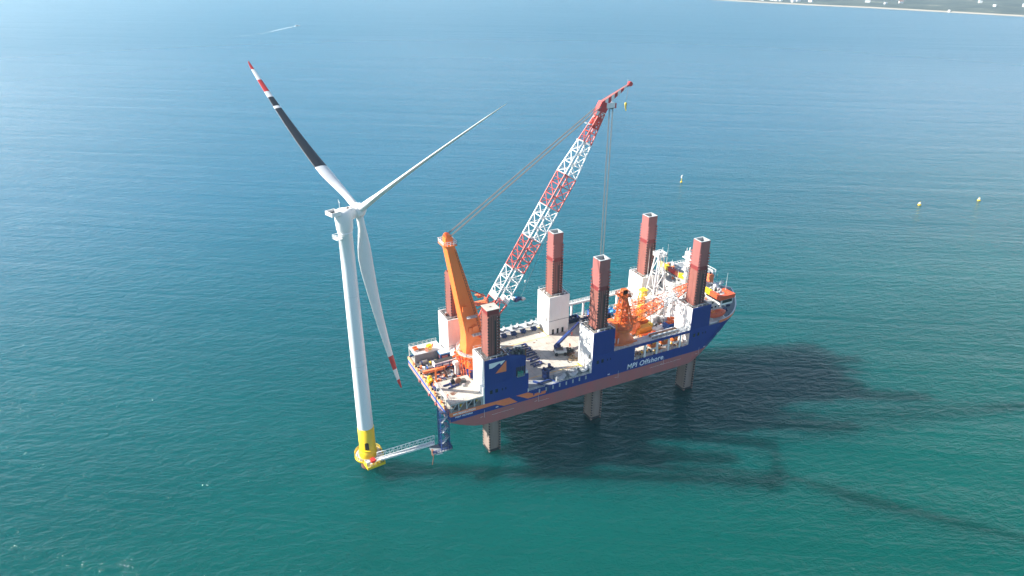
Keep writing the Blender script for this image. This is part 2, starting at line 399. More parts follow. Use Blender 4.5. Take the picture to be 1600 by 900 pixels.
# deck plating
b = MB(); b.use('deck'); pts = [(0, -18.9), (0, 18.9), (88, 18.9)]
b.prism([(0.02, -18.95), (98, -18.95), (98, 18.95), (0.02, 18.95)], 21.1, 21.32)
b.use('yellow')
for (x0, y0, x1, y1) in ((24, 9.9, 51.2, 9.9), (27, -12.2, 51, -12.2)):
    b.box(x0, x1, y0-.12, y0+.12, 21.324, 21.33)
for (xa, ya, xb, yb) in ((51.35, 10.2, 51.35, 18), (50.9, -17, 50.9, -11), (12, -6, 12, -3)): b.box(xa-.35, xb+.35, ya, yb, 21.324, 21.33)
b.use('stripe')
for x0, x1, y in ((24, 30, 9.9), (33, 37, 9.9), (40, 48, 9.9), (29, 34, -12.2), (37, 43, -12.2), (45, 48, -12.2)): b.box(x0, x1, y-.06, y+.06, 21.331, 21.337)
b.use('grey'); b.box(27.4, 51.2, -18.95, -13.6, 21.324, 21.334)  # near-side deck strip painted grey for the shade lying on it
rs = random.Random(77); b.use('casingtop')
for k in range(13): xx = 22+k*3; b.box(xx, xx+.07, -13.5, 18.5, 21.324, 21.328)
for k in range(8): yy = -11+k*4; b.box(21, 60, yy, yy+.07, 21.3285, 21.332)
for k in range(70):
    xx = rs.uniform(21, 62); yy = rs.uniform(-11, 17); b.use(rs.choice(['rust', 'dkgrey', 'casingtop', 'steel', 'black', 'wood'])).obox((xx, yy, 21.37), rs.uniform(.2, 1.4), rs.uniform(.08, .4), .1, rs.uniform(0, 3))
b.build('main_deck', None, V)
# forecastle block
b = MB(); b.use('blue')
FL = [21.3, 23, 25, 27.6]
for side in (-1, 1):
    rows = []
    for z in FL:
        a, e = bow(z); xs = [97.5, 98.5, 100, 101.6]+[101.7+(e-101.7)*math.sin(math.pi/2*i/24) for i in range(25)]
        rows.append([(x, side*halfb(x, z), z) for x in xs])
    m = len(rows[0])
    for k in range(3): b.add(rows[k]+rows[k+1], [(i, i+1, m+i+1, m+i) for i in range(m-1)])
b.build('forecastle', None, V)
b = MB(); b.use('grey'); a, e = bow(27.5); xs = [101.6]+[101.7+(e-101.7)*math.sin(math.pi/2*i/24) for i in range(25)]
vs = []
for x in xs: h = max(0, halfb(x, 27.5)-.05); vs += [(x, -h, 27.55), (x, h, 27.55)]
b.add(vs, [(2*i, 2*i+1, 2*i+3, 2*i+2) for i in range(len(xs)-1)])
b.use('white').add([(97.6, -18.9, 21.3), (97.6, 18.9, 21.3), (97.6, 18.9, 27.55), (97.6, -18.9, 27.55)], [(0, 1, 2, 3)])
b.use('ltgrey').add([(97.6, -10.4, 27.55), (97.6, 10.4, 27.55), (101.6, 10.4, 27.55), (101.6, -10.4, 27.55)], [(0, 1, 2, 3)])
b.build('forecastle_deck', None, V)
# bow bulwark: blue outside, white cap, low orange lower band
b = MB(); xs = [106+(e-106.0)*math.sin(math.pi/2*i/30) for i in range(31)]
for side in (-1, 1):
    o1 = [(x, side*halfb(x, 27.6), 27.6) for x in xs]; o2 = [(x+.15, side*halfb(x, 27.6)*1.005, 28.75) for x in xs]
    i2 = [(x-.25, side*max(0, halfb(x, 27.6)-.25), 28.75) for x in xs]; i1 = [(x-.25, side*max(0, halfb(x, 27.6)-.25), 27.6) for x in xs]
    m = len(xs)
    b.use('stripe').add(o1+o2, [(i, i+1, m+i+1, m+i) for i in range(m-1)])
    b.use('white').add(o2+i2, [(i, i+1, m+i+1, m+i) for i in range(m-1)])
    b.use('ltgrey').add(i2+i1, [(i, i+1, m+i+1, m+i) for i in range(m-1)])
b.build('bulwark', None, V)
# orange flash on the aft side
b = MB(); b.use('stripe')
def flash(pts): b.prism_xz(pts, -19.035, -18.99)
flash([(0.0, 20.1), (15.6, 20.1), (18.4, 18.7), (23.3, 18.7), (20.4, 21.25), (0, 21.65)])
flash([(22.8, 21.2), (27.0, 18.85), (29.6, 18.85), (31, 19.0), (33.6, 18.95), (34.0, 20.05), (29.4, 20.0), (27.0, 21.2)])
b.build('orange_flash', None, V)
b = MB(); b.use('buff').box(-.35, .1, -16, 19, 20.5, 21.6); b.use('stripe').box(-.37, .12, -19, -16, 20.5, 21.65)
for y in (-12.5, -7, -1.5, 3.6, 8.4, 13): b.use('stripe').box(-.4, .15, y, y+.9, 20.7, 22.0)
for y in (-10, -4.5, 1, 6, 11): b.use('black').box(-.38, .2, y, y+.5, 21.0, 22.1)
b.use('blue').box(0, 11.6, 18.75, 19, 21.3, 21.75)
b.build('stern_fender', None, V)
b = MB(); b.use('white')
b.box(-.5, -.26, -2.3, -1.9, 18.6, 19.6)
b.use('antifoul')
for y in (-13, -8, -2, 7): b.box(-.8, -.26, y-.4, y+.4, 18.1, 18.9)
build_each(b, 'stern_chock', V)

# lettering
def text(s, size, loc, rot, mat, parent, name, shear=0, off=.0, depth=.02, sx=1):
    c = bpy.data.curves.new(name, 'FONT'); c.body = s; c.size = size; c.shear = shear; c.space_character = 1.08; c.offset = off; c.extrude = depth
    o = bpy.data.objects.new(name+'_t', c); col.objects.link(o)
    dg = bpy.context.evaluated_depsgraph_get(); me = bpy.data.meshes.new_from_object(o.evaluated_get(dg))
    bpy.data.objects.remove(o)
    me.materials.clear(); me.materials.append(MT[mat]); me.name = name
    n = bpy.data.objects.new(name, me); col.objects.link(n); n.parent = parent
    n.location = Vector(loc)-WL[parent.name]; n.rotation_euler = rot; n.scale = (sx, 1, 1); WL[n.name] = Vector(loc)
    return n
text('MPI Offshore', 2.75, (65.9, -19.04, 18.95), (R(90), 0, 0), 'lettering', V, 'lettering', .15, .03, sx=.97)
text('MPI RESOLUTION', .95, (.9, -19.06, 20.5), (R(90), 0, 0), 'lettering', V, 'lettering', 0, .02, sx=.95)
text('PORT VICTORIA', .8, (1.6, -19.06, 19.35), (R(90), 0, 0), 'lettering', V, 'lettering', 0, .02, sx=.95)
# ship's name on the curving bow: each letter laid on the plating
def bowtext(s, size, x0, z, adv):
    c = MB(); x = x0
    for ch in s:
        if ch != ' ':
            h0 = halfb(x, z); h1 = halfb(x+adv, z); ang = math.atan2(-(h1-h0), adv)
            o = text(ch, size, (x, -h0-.12, z), (R(82), 0, ang), 'lettering', V, 'bow_letter', .15, .02, .03, sx=1.0)
        x += adv*math.cos(math.atan2(-(halfb(x+adv, z)-halfb(x, z)), adv))
bowtext('MPI RESOLUTION', 1.15, 106.6, 22.4, .86)
for x in (15.5, 58.0, 100.0): text('MPI', .55, (x, -19.05, 18.9), (R(90), 0, 0), 'lettering', V, 'lettering', .1, .01)

# side walls, openings, walkways (x, y, z ranges)
b = MB(); b.use('blue').box(60, 68.8, -19, -10.5, 21.3, 27.7)
b.use('blue').box(68.8, 93, -19, -18.7, 26.75, 27.7)      # longitudinal beam over the opening
b.use('blue').box(68.8, 93, -19, -18.8, 21.3, 21.75)
b.use('ltgrey').box(68.8, 92.6, -18.7, -14.7, 27.2, 27.6).box(60.2, 68.6, -18.8, -10.7, 27.7, 27.74)
b.use('white')
for x in (73.2, 78.3, 83.4, 88.5): b.box(x, x+.55, -18.95, -18.5, 21.32, 26.75)
for x in (70, 76, 82, 88): b.box(x, x+.3, -15.0, -14.7, 21.32, 27.2)
b.use('white').box(68.8, 68.95, -18.9, -10.6, 21.4, 26.7)
b.build('side_gallery', None, V)
b = MB(); b.use('blue')
b.box(27.2, 51.4, -19.0, -18.8, 21.3, 21.55)
for i in range(9): x = 29+i*2.55; b.box(x, x+.35, -19.25, -19.0, 19.6, 21.5)
b.use('ltgrey')
for i in range(8): x = 31.2+i*2.55; b.box(x-.12, x+.55, -19.13, -19.0, 19.9, 21.2)
build_each(b, 'waist_bracket', V)
b = MB(); b.use('white')
b.box(27.0, 27.3, -19.0, -13.8, 21.3, 22.7)
b.rail([(27.4, -18.9, 21.35), (51, -18.9, 21.35)], .9, .03, 3)
b.build('waist_rail', None, V)
# port raised walkway on posts
b = MB(); b.use('white').box(60.3, 92.6, 18.2, 19, 26.9, 27.6)
for x in (66, 71.3, 79.5, 87): b.box(x, x+.6, 18.3, 18.95, 21.3, 26.9)
b.rail([(60.4, 18.9, 27.6), (92.5, 18.9, 27.6)], 1.1, .05, 1.2); b.rail([(60.4, 18.3, 27.6), (92.5, 18.3, 27.6)], 1.1, .05, 2.4)
b.build('port_walkway', None, V)
b = MB(); 
for (p_, q_, h_, r_, st_) in (((.2, 18.9, 21.7), (11.6, 18.9, 21.7), 1.1, .04, 1.6), ((51, 18.9, 21.4), (20.5, 18.9, 21.4), 1.1, .04, 2.2), ((60.3, 18.9, 21.4), (92.6, 18.9, 21.4), 1.1, .04, 2.2),
        ((68.9, -18.7, 27.7), (92.6, -18.7, 27.7), 1.0, .035, 2), ((60.2, -18.8, 27.75), (68.8, -18.8, 27.75), 1.0, .035, 2), ((68.9, -18.8, 21.75), (92.6, -18.8, 21.75), 1.0, .035, 2)):
    b = MB(); b.use('white').rail([p_, q_], h_, r_, st_); b.build('deck_railing', None, V)

# jacking houses and legs
CW = 4.29
LEGS = [(16.02, -1, 37.0, 52.7, 'cap'), (55.66, -1, 36.7, 61.3, 'pink'), (96.98, -1, 36.3, 60.3, 'pink'),
        (16.02, 1, 37.0, 52.7, 'plain'), (55.66, 1, 36.7, 60.2, 'pink'), (96.98, 1, 36.3, 59.8, 'pink')]
rnd = random.Random(3)
for (x, s, zc, zt, kind) in LEGS:
    y0, y1 = (-19.0, -10.42) if s < 0 else (10.42, 19.0)
    b = MB(); x0, x1 = x-CW, x+CW
    for (mat, args) in ((('blue' if s < 0 else 'white'), None),):
        pass
    wall = .25
    # four walls, starboard face blue on the starboard houses
    b.use('white').box(x0, x0+wall, y0, y1, 21.3, zc).box(x1-wall, x1, y0, y1, 21.3, zc)
    b.use('blue' if s < 0 else 'white').box(x0+wall, x1-wall, y0, y0+wall, 21.3, zc)
    if s < 0: b.box(x0-.012, x1+.012, y0-.012, y0+.05, 21.3, zc)
    b.use('white').box(x0+wall, x1-wall, y1-wall, y1, 21.3, zc)
    # ribs (corrugation)
    n = 15
    for i in range(n+1):
        xx = x0+.15+(x1-x0-.3)*i/n
        b.use('blue' if s < 0 else 'white').box(xx-.07, xx+.07, y0-.09, y0, 27.9 if s < 0 else 22, zc-.05)
    if s > 0: b.use('grey').box(x0-.02, x1+.02, y0-.13, y0-.02, 26.9, 27.05)
    b.use('casingtop' if x > 30 else 'dkgrey').box(x0+wall, x1-wall, y0+wall, y1-wall, zc-.5, zc-.3)
    c = b.build('jacking_house', None, V, {(16.02, -1): 'white and blue jacking house with the wave emblem, aft on the near side'}.get((x, s)))
    # roof clutter
    b = MB()
    for i in range(34):
        a = rnd.uniform(x0+.6, x1-.6); q = rnd.uniform(y0+.6, y1-.6)
        if abs(a-x) < 2.6 and abs(q-s*14.69) < 2.7: continue
        sz = rnd.uniform(.25, .8); b.use(rnd.choice(['ltgrey', 'grey', 'black', 'rust', 'white', 'dkgrey', 'dkgrey']))
        b.box(a-sz/2, a+sz/2, q-sz*.7/2, q+sz*.7/2, zc-.3, zc-.3+rnd.uniform(.2, .8))
    b.use('steel'); b.box(x-2.5, x+2.5, s*14.69-2.5, s*14.69-2.35, zc-.3, zc+.1).box(x-2.5, x+2.5, s*14.69+2.35, s*14.69+2.5, zc-.3, zc+.1)
    tag(b.build('roof_fitting', None, c), kind='stuff')
    b = MB(); b.use('white'); zz = zc
    b.rail([(x0+.1, y0+.1, zz), (x1-.1, y0+.1, zz), (x1-.1, y1-.1, zz), (x0+.1, y1-.1, zz), (x0+.1, y0+.1, zz)], .9, .022, 2.1, 1)
    b.build('railing', None, c)
    b = MB(); b.use('glass')
    if x > 30: b.box(x0-.06, x0, y0+1.4, y0+1.9, 26.2, 27.9)
    if s > 0 and x > 30:
        for xx in (x0+1.5, x0+3.5, x0+5.6): b.box(xx, xx+.8, y0-.16, y0-.02, 21.4, 23.4)
    if s < 0:
        for xx in (x0+1.8, x0+3.7): b.box(xx, xx+.9, y0-.07, y0-.02, 24.6, 25.9)
        for xx in (x0+6, x0+7.2): b.box(xx, xx+.3, y0-.07, y0-.02, 24.8, 25.6)
    build_each(b, 'door' if s > 0 else 'window', c)
    # the leg itself
    y = s*14.69; w_ = 2.0; t_ = .28
    b = MB()
    def ring(z0, z1, m, e=0, hollow=True):
        b.use(m); q = w_+e
        if not hollow: b.box(x-q, x+q, y-q, y+q, z0, z1); return
        b.box(x-q, x-q+t_, y-q, y+q, z0, z1).box(x+q-t_, x+q, y-q, y+q, z0, z1)
        b.box(x-q+t_, x+q-t_, y-q, y-q+t_, z0, z1).box(x-q+t_, x+q-t_, y+q-t_, y+q, z0, z1)
    if kind == 'pink':
        ring(zt-9.3, zt, 'legpink'); b.use('ltgrey').box(x-w_+t_, x-w_+t_+.03, y-1.7, y+1.7, zt-9, zt).box(x+w_-t_-.03, x+w_-t_, y-1.7, y+1.7, zt-9, zt).box(x-1.69, x+1.69, y-w_+t_, y-w_+t_+.03, zt-9, zt).box(x-1.69, x+1.69, y+w_-t_-.03, y+w_-t_, zt-9, zt); b.use('ltgrey'); b.box(x-2.03, x-1.6, y-2.03, y+2.03, zt+.002, zt+.12).box(x+1.6, x+2.03, y-2.03, y+2.03, zt+.002, zt+.12).box(x-1.6, x+1.6, y-2.03, y-1.6, zt+.002, zt+.12).box(x-1.6, x+1.6, y+1.6, y+2.03, zt+.002, zt+.12); ring(zt-10.8, zt-9.3, 'legdark'); b.use('black').box(x-1.7, x+1.7, y-1.7, y+1.7, zt-9, zt-8.9)
        ring(20, zt-10.8, 'legred'); top = zt-10.8; rim = 'white'
    elif kind == 'cap':
        ring(zt-1.6, zt, 'legdark'); ring(20, zt-1.6, 'legred'); top = zt-2.2
        b.use('deck').box(x-2.2, x+2.2, y-2.2, y+2.2, zt, zt+.18); b.use('black').box(x-.3, x+.3, y-.2, y+.2, zt+.18, zt+.24)
    else:
        ring(20, zt, 'legred'); top = zt-1; b.use('rust').box(x-1.7, x+1.7, y-1.7, y+1.7, zt-.4, zt-.3)
    ring(-6, 1.0, 'black', .015); ring(1.0, 20, 'legraw')
    # long dark guide strips on the starboard and stern faces
    b.use('rack')
    b.use('black')
    for dx in (-.75, .1, .85): b.box(x+dx, x+dx+.13, y-w_-.03, y-w_, 13.5, top)
    b.use('black').box(x+.42, x+.8, y-w_-.02, y-w_, 30, top-1.5) if kind != 'plain' else None
    b.use('legred').box(x-w_-.02, x-w_, y-.05, y+.03, 20, top)
    leg = b.build('leg', None, V)
    b = MB()
    for cx in (-1, 1):
        for cy in (-1, 1):
            b.use('black').box(x+cx*1.86-.17, x+cx*1.86+.17, y+cy*w_-(.42 if cy < 0 else 0), y+cy*w_+(.42 if cy > 0 else 0), -5, top+(.8 if kind == 'pink' else 0))
            z = 0.4
            while z < top+(7 if kind == 'pink' else .5):
                b.use('legraw' if z < 20 else ('legpink' if z > top else 'legred'))
                b.box(x+cx*1.85-.24, x+cx*1.85+.24, y+cy*(w_+.27)-.29, y+cy*(w_+.27)+.29, z, z+.5); z += 1.06
    b.use('white')
    z = 28
    while z < top: b.box(x+1.3, x+1.48, y-w_-.05, y-w_, z, z+.2); z += 1.0
    b.build('rack', None, leg)

# wing beside the aft starboard house, with the emblem
b = MB(); b.use('blue').prism_xz([(20.3, 28.4), (20.3, 36.4), (21.5, 36.6), (23.8, 36.0), (26.1, 35.3), (26.1, 28.4)], -18.99, -14.6)
b2_ = MB(); b2_.use('blue').prism_xz([(20.3, 21.3), (20.3, 28.38), (27.25, 28.38), (27.25, 21.3)], -18.995, -13.5); b2_.build('side_house', None, V)
b.use('blue')
for i in range(9): xx = 20.6+i*.68; b.box(xx-.06, xx+.06, -19.08, -18.99, 28.4, 35)
b.use('black').box(22.7, 26.0, -19.0, -18.98, 28.45, 31.8)  # flat black panel painted on as the shade inside the recess
b2_ = MB(); b2_.use('white').box(11.2, 11.72, -18.98, -13, 21.3, 27.6); b2_.build('stair_house', None, V)
b.build('wing_house', None, V)
b = MB(); rr = random.Random(5)
for i in range(46):
    a = rr.uniform(20.6, 25.6); q = rr.uniform(-18.6, -14.8); sz = rr.uniform(.3, .9)
    b.use(rr.choice(['black', 'dkgrey', 'grey', 'navy', 'dkgrey'])).box(a, a+sz, q, q+sz, 35.4, 36.6+rr.uniform(-.4, .8))
b.use('rust').box(26.0, 26.4, -18.8, -17.8, 33.5, 37.2)
tag(b.build('roof_machinery', None, V), kind='stuff')
b = MB(); yb = -19.16
b.use('white').add([(x, yb, z) for x, z in [(13.3, 35.8), (13.3, 34.0), (14.3, 33.95), (15.3, 34.3), (16.2, 34.85), (16.9, 35.1), (17.25, 34.9), (17.1, 34.55), (17.5, 34.5), (18.9, 35.75)]], [tuple(range(10))])
b.use('stripe').add([(x, yb, z) for x, z in [(19.2, 35.5), (19.2, 31.6), (15.4, 31.75)]], [(0, 1, 2)])
b.build('emblem', None, V)

# aft platforms and mooring deck
b = MB(); b.use('deck').box(.2, 11.7, -18.9, -5.5, 24.4, 24.65); b.use('ltgrey').box(.1, 11.2, -18.98, -5.5, 24.25, 24.4)
b.use('ltgrey')
for x in (.3, 2.9, 5.5, 8.1, 10.6):
    b.box(x, x+.25, -18.9, -18.65, 21.3, 24.3)
    b.bar((x+.1, -18.8, 21.8), (x+2, -18.8, 24.2), .15)
for y in (-15, -11, -7): b.box(.3, .5, y, y+.25, 21.3, 24.3)
b.use('white').rail([(11, -18.85, 24.65), (.3, -18.85, 24.65), (.3, -5.6, 24.65)], 1.1, .03, 2)
b.use('rust').box(2.5, 5, -13.5, -13.3, 24.66, 24.7)
for i in range(3): b.box(2.8+i*.3, 3+i*.3, -13.2-1.2, -13.2, 24.66, 24.72).box(2.5, 4.2, -13.0-i*.5, -12.8-i*.5, 24.66, 24.74)
b.build('aft_platform', None, V)
b = MB(); b.use('ltgrey').box(.1, 10.5, 12.6, 18.95, 25.1, 25.35); b.use('grey').box(.2, 10.4, 12.62, 12.9, 21.4, 25.1)
b.use('white')
for x in (.2, 5, 10): b.box(x, x+.25, 18.7, 18.95, 21.7, 25.1).box(x, x+.25, 12.7, 12.95, 21.7, 25.1)
b.rail([(10.4, 18.9, 25.35), (.2, 18.9, 25.35), (.2, 12.7, 25.35), (10.4, 12.7, 25.35)], 1.1, .03, 1.6)
b.build('port_platform', None, V)

# forward house, bridge, mast, helideck
def windows(b, x0, x1, y, z, n, w=.7, h=.7, axis='x', proud=.04):
    b.use('glass')
    for i in range(n):
        p = x0+(x1-x0)*(i+.5)/n
        if axis == 'x': b.box(p-w/2, p+w/2, y-proud, y+proud, z, z+h)
        else: b.box(y-proud, y+proud, p-w/2, p+w/2, z, z+h)
b = MB(); b.use('white').box(101.7, 112.5, -12.6, 17.5, 27.56, 33.6); b.box(98.2, 101.7, -6.5, 10.2, 27.56, 31.0)
b.use('ltgrey').box(98.3, 101.6, -6.4, 10.1, 31, 31.04).box(101.8, 107, -12.5, 12, 33.6, 33.65)
b.use('white')
for zz in (29.6, 31.6): b.box(101.5, 112.7, -12.9, 17.7, zz, zz+.18)
acc = b.build('accommodation', None, V)
b = MB()
for zz in (28.2, 30.1, 32.1): windows(b, -12, 17, 101.7, zz, 15, axis='y'); windows(b, 102, 112.2, -12.6, zz, 6)
windows(b, -6, 10, 98.2, 28.6, 8, axis='y')
build_each(b, 'window', acc)
b = MB(); b.use('white').box(107.2, 112.6, -17.6, 17.6, 33.66, 36.2)
b.use('ltgrey').box(107, 112.9, -17.9, 17.9, 36.2, 36.4)
brg = b.build('bridge', None, V)
b = MB(); b.use('glass').box(107.1, 107.2, -17.2, -9.5, 34.5, 35.7).box(107.6, 112.2, -17.7, -17.6, 34.5, 35.7).box(107.1, 107.2, 8, 17, 34.5, 35.7).box(112.6, 112.7, -17, 17, 34.5, 35.7)
build_each(b, 'window', brg)
b = MB()
segs = [(-18.0, -12.3, 'raft'), (-12.3, -3.2, 'yellow'), (-2.5, 5.5, 'yellow'), (5.5, 7.5, 'stripe'), (7.5, 12, 'red'), (12, 18, 'yellow')]
for y0, y1, m in segs: b.use(m).box(106.0, 107.3, y0, y1, 36.0, 37.7)
b.use('raft').box(107.3, 113, -18.1, -16.6, 36.1, 37.6)
b.use('raft').box(111.6, 113, -16.6, -12.6, 36.1, 37.5)
b.build('roof_coaming', None, brg, 'yellow, red and orange roof edge of the bridge')
b = MB(); b.use('white').lattice([(104.5, -1, 33.6), (106, -1, 33.6), (106, .5, 33.6), (104.5, .5, 33.6)], [(104.9, -.6, 48.5), (105.6, -.6, 48.5), (105.6, .1, 48.5), (104.9, .1, 48.5)], 12, .22, .12)
b.tube((105.2, -.25, 33.6), (105.2, -.25, 50.5), .45, .25)
for zz, L in ((38.5, 1.6), (41, 2.2), (43.5, 1.8), (46, 2.4), (48.2, 1.6)):
    b.box(105.2-L*.5, 105.2+L*.5, -.25-L, -.25+L, zz, zz+.3); b.tube((105.2, -.25-L, zz), (105.2, -.25-L, zz+1.6), .1); b.tube((105.2, -.25+L, zz), (105.2, -.25+L, zz+1.6), .1)
b.obox((105.2, -.25, 47.6), .3, 3.2, .3, .5).obox((105.2, -.25, 44.6), .3, 3.6, .3, -.4)
b.build('mast', None, V)
b = MB(); cx, cy, cz, q = 115.0, 9.0, 35.2, 9.0
oc = [(cx+q*math.cos(R(22.5+45*i)), cy+q*math.sin(R(22.5+45*i))) for i in range(8)]
b.use('grey').prism(oc, cz-.3, cz); b.use('white')
for i in range(8):
    a1 = oc[i]; a2 = oc[(i+1) % 8]; b.bar((*a1, cz+.05), (*a2, cz+.05), .5, .2)
    o1 = (cx+(a1[0]-cx)*1.16, cy+(a1[1]-cy)*1.16); o2 = (cx+(a2[0]-cx)*1.16, cy+(a2[1]-cy)*1.16)
    b.bar((*o1, cz+.3), (*o2, cz+.3), .14)
    for k in range(7):
        t_ = k/6; b.bar((a1[0]+(a2[0]-a1[0])*t_, a1[1]+(a2[1]-a1[1])*t_, cz), (o1[0]+(o2[0]-o1[0])*t_, o1[1]+(o2[1]-o1[1])*t_, cz+.3), .1)
b.use('steel').lattice([(110, 4, 27.6), (120, 4, 27.6), (120, 13, 27.6), (110, 13, 27.6)], [(109, 3, 34.9), (121, 3, 34.9), (121, 15, 34.9), (109, 15, 34.9)], 2, .25, .15, True)
b.use('white').add([(cx+q*.5*math.cos(R(10*i)), cy+q*.5*math.sin(R(10*i)), cz+.01) for i in range(36)]+[(cx+q*.46*math.cos(R(10*i)), cy+q*.46*math.sin(R(10*i)), cz+.01) for i in range(36)], [(i, (i+1) % 36, 36+(i+1) % 36, 36+i) for i in range(36)])
b.build('helideck', None, V)
b = MB(); b.use('stripe').box(113.6, 115.6, -3.6, -1.6, 35.0, 38.8); b.use('black').tube((114.6, -2.6, 38.8), (114.6, -2.6, 39.5), .4); b.use('white').box(112.6, 117, -5.5, 0, 27.6, 35)
b.build('funnel', None, V)
for (x, y, z, h) in ((94.5, 9.8, 36.3, 12), (112, -14, 36.4, 8), (124, 3, 28.6, 6), (108.5, 16, 36.4, 9)):
    b = MB(); b.use('white').tube((x, y, z-.1), (x, y, z+h), .09, .04, 6).tube((x, y, z-.1), (x, y, z+.6), .3)
    b.build('antenna', None, V)
b = MB(); b.use('white').tube((121, -2, 27.6), (121, -2, 34.5), .3, .2).box(120, 122, -2.8, -1.2, 33.2, 33.5).rail([(120, -2.8, 33.5), (122, -2.8, 33.5), (122, -1.2, 33.5)], .9, .05)
for k in range(4): b.bar((120.6, -2, 28), (121, -2, 28+k*1.5), .1)
b.build('bow_mast', None, V)
for (x, y, rr_) in ((110.6, -10, .75), (109, 3, .6), (109.4, 13, .7)):
    b = MB(); b.use('white').lathe((x, y, 36.4), [(.3, 0), (.3, .5), (rr_, .8), (rr_*1.05, 1.3), (rr_*.8, 1.8), (.01, 2.1)], 12); b.build('satellite_dome', None, V)

# ------------------------------------------------------------------ main crane
CR = empty('lattice_boom_crane', (17, 0, 21.3), 'huge orange crane on the aft deck with red and white lattice boom', 'crane')
b = MB(); b.use('blue').lathe((17, 0, 21.3), [(4.6, 0), (4.6, 3.2)], 24); b.lathe((17, 0, 24.5), [(4.6, 0), (0.1, 0.02)], 24)
b.use('craneorange').lathe((17, 0, 24.5), [(4.3, 0), (3.9, 2.5), (4.2, 4.2), (4.7, 4.8), (4.7, 5.6), (.1, 5.65)], 28)
ped = b.build('pedestal', None, CR)
b = MB(); b.use('craneorange').lathe((17, 0, 29.9), [(4.7, 0), (6.3, .1), (6.3, .35), (.1, .4)], 28)
b.use('ltgrey').lathe((17, 0, 30.25), [(4.9, .02), (6.2, .02)], 28)
b.rail([(17+6.2*math.cos(R(a)), 6.2*math.sin(R(a)), 30.3) for a in range(0, 361, 20)], 1.1, .05, 3)
b.build('slew_platform', None, CR)
# mast: tapered box leaning aft
b = MB(); b.use('craneorange')
secs = [(30.3, 12.6, 20.2, 2.6), (34, 13.0, 20.0, 2.5), (38, 12.9, 19.2, 2.4), (48, 11.2, 16.4, 2.2), (58, 9.5, 13.6, 2.05), (69.2, 7.6, 10.2, 1.9)]
vs = []
for z, xa, xb, h in secs: vs += [(xa, -h, z), (xb, -h, z), (xb, h, z), (xa, h, z)]
b.add(vs, [(4*k+i, 4*k+(i+1) % 4, 4*k+4+(i+1) % 4, 4*k+4+i) for k in range(len(secs)-1) for i in range(4)]+[(3, 2, 1, 0), (20, 21, 22, 23)])
b.lathe((17, 0, 30.3), [(4.4, 0), (4.2, 1.2), (3.2, 3.6), (2.4, 5)], 24)
mast = b.build('mast', None, CR)
b = MB(); b.use('craneorange')
b.box(6.6, 10.8, -2.6, 2.6, 69.2, 69.5); b.box(7.6, 10, -1.3, 1.3, 69.5, 71.6)
for y in (-1.1, -.4, .4, 1.1): b.tube((8.8, y-.12, 71.7), (8.8, y+.12, 71.7), 1.0, n=14)
b.use('white').rail([(6.6, -2.6, 69.5), (10.8, -2.6, 69.5), (10.8, 2.6, 69.5), (6.6, 2.6, 69.5), (6.6, -2.6, 69.5)], 1.3, .06, 1.0)
b.build('mast_head', None, mast)
for z, xx in ((44, 15.6), (37.2, 17.4)): b = MB(); b.use('ltgrey').box(xx-2.5, xx+.8, -3.8, -2.4, z, z+.15).rail([(xx-2.5, -3.8, z), (xx+.8, -3.8, z)], 1, .05, 1); b.build('access_platform', None, mast)
b = MB(); b.use('craneorange').tube((16, -2.3, 39.5), (16, -3.2, 39.5), 1.1, n=14); b.build('hatch', None, mast)
b = MB(); b.use('craneorange').box(11.9, 13.4, -2.9, -2.2, 46.4, 48.2); b.build('equipment_box', None, mast)
b = MB(); b.use('craneorange').box(13.9, 15, -2.8, -2.3, 38.3, 40); b.build('equipment_box', None, mast)
b = MB(); b.use('rust')
for z in range(34, 68): xx = 19.6-(z-34)*.262; b.box(xx-.65, xx-.15, -2.6, -2.5, z, z+.1)
b.bar((18.95, -2.6, 34), (10.05, -2.3, 68), .08).bar((19.45, -2.6, 34), (10.55, -2.3, 68), .08); b.build('ladder', None, mast)
b = MB(); b.use('craneorange').box(17.5, 22.5, 2.6, 5.8, 31, 34).box(19, 24, -2, 2, 30.6, 31.4).box(19.2, 22.5, -5.4, -3, 30.6, 33.2)
b.use('stripe').tube((20, -2.5, 32.6), (20, 2.5, 32.6), 1.3, n=14)
b.use('glass').box(22.5, 22.6, -5.2, -3.2, 31.6, 33)
b.build('machinery_house', None, CR)
b = MB(); b.use('red').bar((16, 0, 52), (21, 0, 49), .3); b.use('stripe').box(17.6, 21.5, -1.6, 1.6, 46.6, 46.8).box(18, 19.8, -1.4, 1.4, 49.4, 49.6)
b.rail([(17.6, -1.6, 46.8), (21.5, -1.6, 46.8), (21.5, 1.6, 46.8)], 1.1, .06, 1).rail([(18, -1.4, 49.6), (19.8, -1.4, 49.6)], 1.1, .06, .8)
for y in (-1.4, 1.4): b.bar((17, y, 45), (21.2, y, 46.6), .2); b.bar((20.8, y, 46.7), (19.6, y, 38), .12)
b.build('mast_outrigger', None, mast)

# boom
F0 = Vector((18, 0, 36.1)); bd = Vector((44.5, 0, 70.4)).normalized(); bn = Vector((-bd.z, 0, bd.x)); by = Vector((0, 1, 0))
def bp_(s_, a, n_): return F0+bd*s_+by*a+bn*n_
SEC = [13.0, 24.6, 35.9, 47.4, 58.9, 70.6, 81.0]
OFF = -.9
HW = 2.42
def quad(s_):
    if s_ >= 59: k = 1-(s_-59)/22*.62
    else: k = 1
    a, c = HW*k, HW*k
    return [bp_(s_, -a, OFF*min(1, s_/13)-c), bp_(s_, a, OFF-c), bp_(s_, a, OFF+c), bp_(s_, -a, OFF+c)]
boom = None
mats = ['white', 'boomred', 'white', 'boomred', 'white', 'boomred']
root = MB(); root.use('boomred')
q1 = quad(13.0)
foot = [bp_(0, -2.6, -.4), bp_(0, 2.6, -.4), bp_(0, 2.6, .4), bp_(0, -2.6, .4)]
